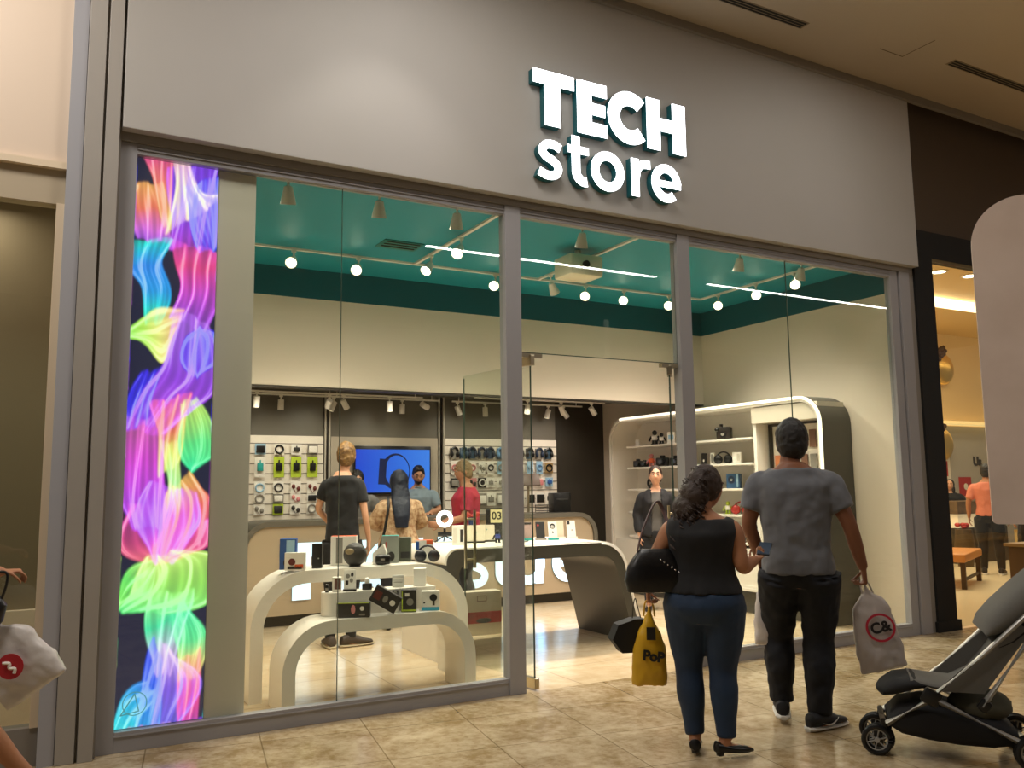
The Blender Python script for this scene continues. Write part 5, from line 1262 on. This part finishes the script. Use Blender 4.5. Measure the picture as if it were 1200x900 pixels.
# 7. woman with long dark hair and beige patterned blouse
BLOUSE = M('blouse_pattern', 'd9bb94', .8, var=(28, '9c6f4c')); P7 = dict(girth=1.12, hs=1.12, shw=.165, hyaw=.0, hpitch=-.1, le=(-.25, .07, 1.08), lw=(-.10, .25, 1.02), re=(.25, .07, 1.08), rw=(.10, .25, 1.02), lhd=(.3, .9, 0), rhd=(-.3, .9, 0), lpn=(0, 0, -1), rpn=(0, 0, -1), arm=1.2)
w7, _, h7 = person('woman with long straight dark hair and patterned beige blouse at the desk', (3.38, 3.10, 0), math.radians(-12), 1.60, P7, 'mid', dict(mat=BLOUSE, name='blouse', fold=.02, loose=.022, sl=.012), .85, dict(mat=M('skirt_dark', '1d1f28', .8), loose=.01), .82, FLAT, 'long', M('hair_blue_reflection', '131c2e', .35, bump=(200, .4)), .009, sex='f')  # blue tint of a reflection is painted into her dark hair colour
MB().tube([(-.13, -.08, 1.36), (-.135, -.14, 1.25), (-.17, -.165, 1.05), (-.20, -.13, .90), (-.21, -.05, .84)], .014, 8, 4, flat=.5).build('bag_strap', BLACK, w7, True)
# 8. man in red polo in profile
P8 = dict(girth=1.15, hyaw=.2, hpitch=-.15, le=(-.25, .05, 1.13), lw=(-.20, .28, 1.05), re=(.25, .04, 1.13), rw=(.20, .27, 1.04), lhd=(.1, 1, 0), rhd=(-.1, 1, 0))
REDC = M('polo_red', 'b8303c', .8, var=(5, 'a8284a'))
person('grey haired man in a red polo shirt in profile at the counter', (4.16, 3.10, 0), math.radians(70), 1.73, P8, 'mid', dict(mat=REDC, fold=.018, loose=.022), .5, dict(mat=BLACKCLOTH), None, dict(mat=M('shoe_brown', '3c2f26', .6), sole=M('sole_tan', 'a89878', .5)), 'short', GHAIR, .009, True, collar=REDC)
# 9. passer-by cut off by the left edge
P9 = dict(girth=.95, shw=.165, le=(-.225, -.13, 1.13), lw=(-.20, -.345, 1.085), lhd=(0, -1, .05), lpn=(0, .1, -1), lcurl=.7, re=(.23, .06, 1.12), rw=(.22, .20, .98), ra=(.08, .30, .085), rk=(.09, .22, .50), la=(-.08, -.50, .13), lk=(-.10, -.20, .47), lf=0, lheel=.04)
p9, _, _ = person('woman in denim shorts walking out of view at the left edge', (-.45, -.58, 0), math.radians(90), 1.66, P9, 'tan', dict(mat=BLACKCLOTH, name='top', fold=.012), .3, dict(mat=M('shorts_denim', '2c3a52', .8), name='shorts', short=.40), None, SNK, 'shoulder', DHAIR, .008, sex='f')
t = soft_bag('shopping_bag', 'white plastic bag with a red round emblem swinging at the left edge', 'shopping bag', (-.15, -.86, .90), -.45, .30, .40, .10, PLG, fold=.018, skew=.0, sqz=.9); t.rotation_euler = (0, -.62, -.40)
mb = MB(); mb.prism([(.055*math.cos(a), .055*math.sin(a)) for a in [2*PI*i/24 for i in range(24)]], 0, .003); mb.xform(Matrix.Translation((.0, -.082, -.25))); mb.build('red_emblem', M('emblem_red', 'b8202c', .5), t)
MB().tube([(-.015, 0, .03), (.006, 0, .012), (-.004, 0, -.004), (.012, 0, -.02), (0, 0, -.035)], .007, 6, 4).xform(Matrix.Translation((.0, -.086, -.25))).build('emblem_mark', WHP, t, True)
t = thing('handbag', 'small black bag at the very left edge above the white plastic bag', 'handbag', (-.17, -.90, .93), -.4)
mb = MB(); mb.rings([ring_h((0, 0, z), a, b, 20, 0, 2.6) for z, a, b in ((-.09, .05, .02), (-.08, .085, .035), (0, .10, .045), (.07, .08, .03), (.09, .04, .01))]); mb.build('bag_body', M('leather_black', '0d0c0e', .35), t, True)
MB().tube([(-.06, 0, .06), (-.05, 0, .15), (-.0, 0, .19), (.03, 0, .15), (.05, 0, .06)], .006, 8, 5).build('strap', BLACK, t, True)
t.rotation_euler = (0, .5, -.4)
# ================================================================== STROLLER
def stroller():
    t = thing('stroller', 'grey and black folding baby stroller with silver frame at the right edge', 'stroller', (4.115, -2.10, 0), 0); t.scale = (.9, .9, .9)
    ux = V((.66, -.75, 0)).normalized(); t.rotation_euler = (0, 0, math.atan2(ux.y, ux.x))
    SIL = M('silver_tube', 'b4b1aa', .35, metal=.6); FAB = M('stroller_grey', '6a6862', .85, bump=(80, .1)); FABB = M('stroller_black', '141416', .8, bump=(60, .1))
    Wd = .24        # half width; local x along, y across (+y away from the camera), z up
    def wheel(x, y, r, par=t):
        u = MB().tube([(x+r*.84*math.cos(a), y, r+r*.84*math.sin(a)) for a in [2*PI*i/28 for i in range(28)]], r*.17, 8, closed=True).build('wheel', BLACK, par, True)
        mb = MB().tube([(x+r*.66*math.cos(a), y, r+r*.66*math.sin(a)) for a in [2*PI*i/28 for i in range(28)]], r*.05, 6, closed=True).cyl((x, y-.014, r), (x, y+.014, r), r*.16)
        for k in range(6):
            a = k*PI/3+.3; mb.cyl((x, y, r), (x+r*.68*math.cos(a), y, r+r*.68*math.sin(a)), r*.05, n=6)
        mb.build('spokes', M('wheel_silver', 'a9a7a2', .4), u, True)
    for y in (-.13, .13):
        for dy in (-.028, .028): wheel(.0 if dy < 0 else .015, y+dy, .088)
        MB().box((.01, y, .10), (.05, .034, .11), bev=.008).cyl((.03, y, .13), (.05, y, .20), .022).build('wheel_fork', BLACK, t, True)
    for y in (-Wd, Wd):
        wheel(.80, y-.02, .10); wheel(.80, y+.025, .10)
        MB().box((.79, y, .125), (.09, .034, .06), bev=.008).build('wheel_fork', BLACK, t, True)
        # frame tubes
        MB().tube([(.06, y*.7, .19), (.30, y, .36)], .019, 10).build('front_leg', SIL, t, True)
        MB().tube([(.30, y, .37), (.79, y, .13)], .020, 10).build('rear_leg', SIL, t, True)
        MB().tube([(.30, y*.98, .37), (.56, y, .60), (.95, y, .98)], .015, 10).build('push_bar', SIL, t, True)
        MB().tube([(.56, y*1.04, .34), (.86, y*1.04, .78), (1.0, y*1.02, 1.0)], .019, 10).build('back_tube', SIL, t, True)
        MB().box((.30, y, .37), (.10, .04, .09), rot=Euler((0, .5, 0)), bev=.015).build('hinge', BLACK, t, True)
        MB().box((.57, y*1.03, .345), (.07, .04, .06), rot=Euler((0, -.9, 0)), bev=.012).build('hinge', BLACK, t, True)
    MB().tube([(.04, -.16, .20), (.04, .16, .20)], .016, 10).build('front_axle', BLACK, t, True); MB().tube([(.79, -Wd, .13), (.79, Wd, .13)], .012, 10).build('rear_axle', BLACK, t, True)
    # basket
    mb = MB(); R = []
    for x, zt, zb, w in ((.07, .23, .17, .17), (.14, .30, .125, .20), (.28, .33, .10, .215), (.45, .30, .085, .215), (.62, .26, .085, .21), (.74, .20, .11, .20)):
        c = (zt+zb)/2; R.append([V((x, w*math.copysign(abs(math.cos(a))**.5, math.cos(a)), c+(zt-zb)/2*math.copysign(abs(math.sin(a))**.6, math.sin(a)))) for a in [2*PI*i/24 for i in range(24)]])
    mb.rings(R); mb.build('basket', FABB, t, True)
    # load in the basket
    mb = MB().ell((.58, 0, .30), (.17, .19, .09), 24, 14); bake(mb.build('folded_blanket', M('blanket_olive', '4b4838', .9), t), None, 0, .02, .05)
    # seat: bottom and back shell
    mb = MB(); R = []
    for x, z, w, th in ((.20, .44, .17, .02), (.32, .42, .19, .025), (.44, .41, .20, .03), (.54, .47, .20, .03), (.66, .62, .19, .025), (.80, .82, .18, .02), (.90, .96, .16, .02)):
        R.append([V((x+th*math.sin(a)*(.8 if z > .45 else .1), w*math.copysign(abs(math.cos(a))**.5, math.cos(a)), z+th*math.sin(a))) for a in [2*PI*i/20 for i in range(20)]])
    mb.rings(R); mb.build('seat', FAB, t, True)
    for y in (-.205, .205):   # side cloth between the tubes
        MB().prism([(.33, .40), (.58, .40), (.84, .76), (.78, .80), (.56, .61)], y-.004, y+.004).build('side_panel', FAB, t, True)
    # leg rest / bumper
    mb = MB(); mb.rings([[V((x+.0, w*math.copysign(abs(math.cos(a))**.5, math.cos(a)), z+h*math.sin(a))) for a in [2*PI*i/20 for i in range(20)]] for x, z, w, h in ((.02, .36, .06, .01), (.05, .365, .15, .035), (.12, .395, .185, .052), (.22, .42, .19, .04), (.30, .42, .18, .02))])
    mb.build('leg_rest', FABB, t, True)
    # folded canopy
    mb = MB(); R = []
    for q, (x, z, r) in enumerate(((.52, .70, .02), (.56, .735, .06), (.64, .80, .085), (.76, .90, .10), (.90, 1.02, .10), (1.02, 1.10, .07))):
        d = V((.75, 0, .66)); n_ = V((-.66, 0, .75))
        R.append([V((x, 0, z))+V((0, 1, 0))*.23*math.copysign(abs(math.cos(a))**.45, math.cos(a))+n_*r*.9*math.sin(a) for a in [2*PI*i/28 for i in range(28)]])
    mb.rings(R); mb.xform(Matrix.Translation((.09, 0, .03))); o = mb.build('canopy', FAB, t, True)
    mb = MB(); R = []
    for x, z, r in ((.60, .66, .03), (.68, .70, .075), (.78, .79, .09), (.92, .92, .08)):
        n_ = V((-.66, 0, .75)); R.append([V((x, 0, z))+V((0, 1, 0))*.21*math.copysign(abs(math.cos(a))**.45, math.cos(a))+n_*r*.7*math.sin(a) for a in [2*PI*i/24 for i in range(24)]])
    mb.rings(R); mb.xform(Matrix.Translation((.07, 0, .0))); mb.build('canopy_lining', FABB, t, True)
    MB().tube([(.90, -.2, .80), (.905, -.215, .66), (.88, -.22, .56)], .007, 8, 4).build('strap', BLACK, t, True)
    MB().tube([(.95, -.24, .98), (1.06, -.24, 1.06), (1.08, 0, 1.07), (1.06, .24, 1.06), (.95, .24, .98)], .015, 10, 4).build('handle', BLACK, t, True)
stroller()

# ================================================================== WHITE ROUNDED BOARD (kiosk sign) at the right edge
def board():
    t = thing('advertising_board', 'large blank white board with rounded corners cut off by the right edge', 'sign board', (5.70, -2.47, 0), -.95)
    x0, x1, z0, z1, r = -.51, 1.1, 1.17, 3.30, .30; q = .03
    P = arc(x0+r, z1-r, r, r, 180, 90, 12)+arc(x1-r, z1-r, r, r, 90, 0, 12)+arc(x1-q, z0+q, q, q, 0, -90, 4)+arc(x0+q, z0+q, q, q, 270, 180, 4)
    MB().prism(P, -.03, .03).build('board', M('board_white', 'e6d3c6', .6, var=(3, 'dcc8ba')), t, True)
    MB().cyl((.6, .066, .0), (.6, .066, 2.2), .035).box((.6, .07, .015), (.5, .4, .03), bev=.01).build('post', STEEL, t, True)
board()

# ================================================================== RIGHT NEIGHBOUR CONTENTS
WOODO = M('bench_orange', 'd08a4a', .45); DWOOD = M('dark_wood', '3a2416', .5); GOLD = M('gold', 'f0cc7a', .3, metal=.8)
def bench():
    t = thing('bench', 'orange upholstered bench on dark wooden legs inside the neighbouring shop', 'bench', (11.45, 2.3, 0), .42)
    MB().box((0, 0, .41), (1.35, .5, .11), bev=.02).build('seat', WOODO, t, True)
    for x in (-.6, .6):
        for y in (-.2, .2): MB().box((x, y, .178), (.06, .06, .355)).build('leg', DWOOD, t)
    MB().bb(-.57, .57, -.21, -.19, .10, .14).build('stretcher', DWOOD, t); MB().bb(-.57, .57, .19, .21, .10, .14).build('stretcher', DWOOD, t)
bench()
def cabinet_():
    t = thing('glass_counter', 'dark counter with a stone coloured top front in the neighbouring shop', 'counter', (15.1, 4.35, 0), 0)
    MB().bb(-.9, .55, -.3, .3, .0, .62).build('body', M('counter_dark', '332b20', .5), t); MB().bb(-.85, .5, -.28, .28, .62, .86).build('display_gap', M('counter_white', 'f4e8cf', .5, emit=.3, ecol='ffe9c0'), t)
    MB().bb(-.9, .55, -.32, .3, .86, 1.08).build('upper_front', M('counter_stone', '7a6248', .3, var=(5, '3c3226')), t)
cabinet_()
def flowers(x, y, z, label, s=1.0):
    t = thing('red_flowers', label, 'flowers', (x, y, z)); rnd = random.Random(2)
    for i in range(7):
        MB().ell((rnd.uniform(-.14, .14)*s, rnd.uniform(-.04, .04), .04+rnd.uniform(0, .05)), (.05*s, .05*s, .035*s), 10, 7).build('blossom', REDP, t, True)
flowers(13.9, 3.75, .625, 'cluster of red flowers before the dark counter of the neighbouring shop')
t = bpy.data.objects['red_flowers']; MB().lathe([(.12, -.625), (.16, -.3), (.13, .0), (.02, .01)]).build('planter', M('planter', '4a3a24', .5), t, True)
def gold_orn(x, y, z, label):
    t = thing('gold_ornament', label, 'wall ornament', (x, y, z)); rnd = random.Random(5)
    MB().ell((0, 0, 0), (.34, .14, .34), 24, 16).build('ball', GOLD, t, True)
    for i in range(5):
        a = rnd.uniform(.6, 2.6); c = V((.30*math.cos(a), -.10, .34*math.sin(a)+.05)); mb = MB()
        for k in range(5): mb.ell(c+V((.075*math.cos(k*1.256), -.01, .075*math.sin(k*1.256))), (.06, .02, .045), 10, 6)
        mb.build('flower', M('orn_dark', '4a2c12', .4), t, True)
gold_orn(16.75, 5.845, 3.80, 'golden ball ornament with dark flowers, upper one of two'); gold_orn(16.45, 5.775, 2.20, 'golden ball ornament with dark flowers, lower one of two')
t = thing('extinguisher_sign', 'red square safety sign on the grey wall of the neighbouring shop', 'sign', (17.35, 5.91, 1.32)); MB().bb(-.2, .2, -.01, .01, -.2, .2).build('plate', REDP, t); MB().prism([(.07*math.cos(a), .07*math.sin(a)) for a in [2*PI*i/12 for i in range(12)]], -.015, -.011).build('mark', WHP, t)
t = thing('arrow_sign', 'small white sign with a red bar on the grey wall of the neighbouring shop', 'sign', (16.75, 5.91, 1.70)); MB().bb(-.12, .12, -.01, .01, -.24, .24).build('plate', WHP, t); MB().bb(-.03, .03, -.014, -.011, -.16, .16).build('mark', REDP, t)
t = thing('wall_lettering', 'dark letters Us on the grey wall under the lower golden ornament', 'sign', (17.85, 5.92, 1.85)); text_mesh('Us', .26, .01, 'letters', DARK, t, Matrix.Rotation(PI/2, 4, 'X'), .01)
person('dark haired woman seen above the counter of the neighbouring shop', (15.55, 5.05, 0), math.radians(180-60), 1.46, dict(), 'fair', dict(mat=BLACKCLOTH), .95, dict(mat=BLACKCLOTH), None, None, 'shoulder', DHAIR, .012, True, sex='f')
person('shopper in a salmon top and black trousers beside the bench, partly behind the board', (13.05, 2.75, 0), math.radians(-60), 1.70, dict(), 'tan', dict(mat=M('salmon', 'd8826a', .8)), .5, dict(mat=BLACKCLOTH, loose=.01), None, SNK, 'short', DHAIR, .012)
person('shopper in black whose legs show below the white board', (13.15, 2.1, 0), math.radians(-40), 1.68, dict(lk=(-.16, .08, .5), la=(-.22, -.04, .085), rk=(.16, .1, .5), ra=(.24, .1, .085)), 'tan', dict(mat=BLACKCLOTH), .9, dict(mat=BLACKCLOTH, loose=.012), None, SNK, 'short', DHAIR, .012)
def showcase():
    t = thing('display_case', 'gold framed glass display case seen below the white board', 'display case', (14.3, 2.6, 0), .2)
    MB().bb(-.5, .5, -.3, .3, 0, .62).build('base', M('gold_panel', 'd8bf86', .35), t); MB().bb(-.48, .48, -.28, .28, .66, 1.1).build('glass_box', GLASS, t)
    for x in (-.49, 0, .49): MB().bb(x-.012, x+.012, -.29, -.27, .62, 1.1).build('post', GOLD, t)
    MB().bb(-.5, .5, -.3, .3, .62, .66).build('shelf', GOLD, t); MB().bb(-.5, .5, -.3, .3, 1.1, 1.12).build('lid', GOLD, t)
showcase()
t = thing('wooden_cabinet', 'brown wooden kiosk cabinet behind the stroller canopy', 'cabinet', (8.75, -.55, 0), .0)
MB().bb(-.30, 1.2, -.25, .25, 0, .80).build('body', M('kiosk_wood', '7a5a34', .4, var=(2, '6a4c2a')), t); MB().bb(-.33, 1.23, -.28, .28, .80, .83).build('top', M('kiosk_top', 'b0884e', .35), t)
# ================================================================== CAMERA
f_px, yaw, pitch, roll, D = 1002.34, .50943, .11871, -.01237, 5.416
fw = V((math.sin(yaw)*math.cos(pitch), math.cos(yaw)*math.cos(pitch), math.sin(pitch)))
r0 = V((math.cos(yaw), -math.sin(yaw), 0)); u0 = r0.cross(fw)
rr = r0*math.cos(roll)+u0*math.sin(roll); uu = -r0*math.sin(roll)+u0*math.cos(roll)
cam = bpy.data.cameras.new('camera'); co = bpy.data.objects.new('camera', cam); COL.objects.link(co)
cam.sensor_width = 36; cam.sensor_fit = 'HORIZONTAL'; cam.lens = f_px/1200*36; cam.clip_start = .05; cam.clip_end = 100
mt = Matrix.Identity(4)
for i in range(3): mt[i][0], mt[i][1], mt[i][2] = rr[i], uu[i], -fw[i]
mt[0][3], mt[1][3], mt[2][3] = 0, -D, 1.45
co.matrix_world = mt
bpy.context.scene.camera = co

# ================================================================== LIGHT
def spot(loc, target, w, angle=70, blend=.6, size=.04, col=(1, .885, .75)):
    l = bpy.data.lights.new('spot', 'SPOT'); l.energy = w; l.spot_size = math.radians(angle); l.spot_blend = blend; l.shadow_soft_size = size; l.color = col
    o = bpy.data.objects.new('spot', l); COL.objects.link(o); o.location = loc
    o.rotation_euler = (V(target)-V(loc)).to_track_quat('-Z', 'Y').to_euler(); return o
def area(loc, rot, sx, sy, w, col=(1, .88, .72)):
    l = bpy.data.lights.new('area', 'AREA'); l.shape = 'RECTANGLE'; l.size = sx; l.size_y = sy; l.energy = w; l.color = col
    o = bpy.data.objects.new('area', l); COL.objects.link(o); o.location = loc; o.rotation_euler = rot; return o
for x in (2.0, 2.62, 4.10, 5.23, 5.75, 6.40): spot((x, 2.12, 3.46), (x-.2, 1.2, 0), 165, 125, 1, .12)
for x, y in ((6.75, 1.95), (6.75, 1.35), (6.75, .8), (3.1, 1.8), (3.1, 1.1)): spot((x, y, 3.45), (x-.9, y-.3, 0), 120, 120, 1, .12)
for x in (1.46, 2.13, 2.76, 3.92, 5.69, 6.5): spot((x, .42, 3.47), (x+.1, 2.2, .6), 85, 120, 1, .12)
# rear room
for x in (2.25, 3.0, 3.9, 4.98, 5.75, 6.5): spot((x, 4.45, 2.50), (x, 5.2, 1.2), 30, 120, 1, .10)
for x in (2.6, 3.5, 4.4, 5.3, 6.2): spot((x, 3.6, 2.50), (x, 3.9, .6), 26, 130, 1, .10)
# neighbours
area((12, 3, 4.4), (0, 0, 0), 6, 3, 300, (1, .86, .64))
area((-1.0, .35, 3.2), (0, 0, 0), 1.6, .3, 16, (1, .86, .72))
area((-1.2, -1.2, 5.3), (math.radians(20), 0, 0), 2, 1, 26, (1, .88, .78))
# mall: linear lamps in the ceiling across the corridor (their streaks show in the glass) and unseen square areas added nearer to light the header
for xa, xb, y in ((5.4, 10.1, -7.0), (11.4, 17.0, -7.0)): area(((xa+xb)/2, y, cz-.05), (0, 0, 0), xb-xa, .10, 90, (1, .96, .92))
for x, e in ((-1.2, 76), (2.2, 50), (6.2, 24)): area((x, -1.75, cz-.04), (0, 0, 0), 1.0, 1.0, e, (1, .95, .89))
spot((1.95, -.85, cz-.05), (1.95, -.80, 0), 36, 80, .45, .05, (1, .93, .84))
w = bpy.data.worlds.new('world'); w.use_nodes = True; bpy.context.scene.world = w
w.node_tree.nodes['Background'].inputs[0].default_value = (1, .9, .78, 1); w.node_tree.nodes['Background'].inputs[1].default_value = .14
sc = bpy.context.scene
sc.view_settings.view_transform = 'Standard'; sc.view_settings.look = 'None'; sc.view_settings.gamma = 1; sc.view_settings.use_curve_mapping = False
sc.view_settings.exposure = 0.0
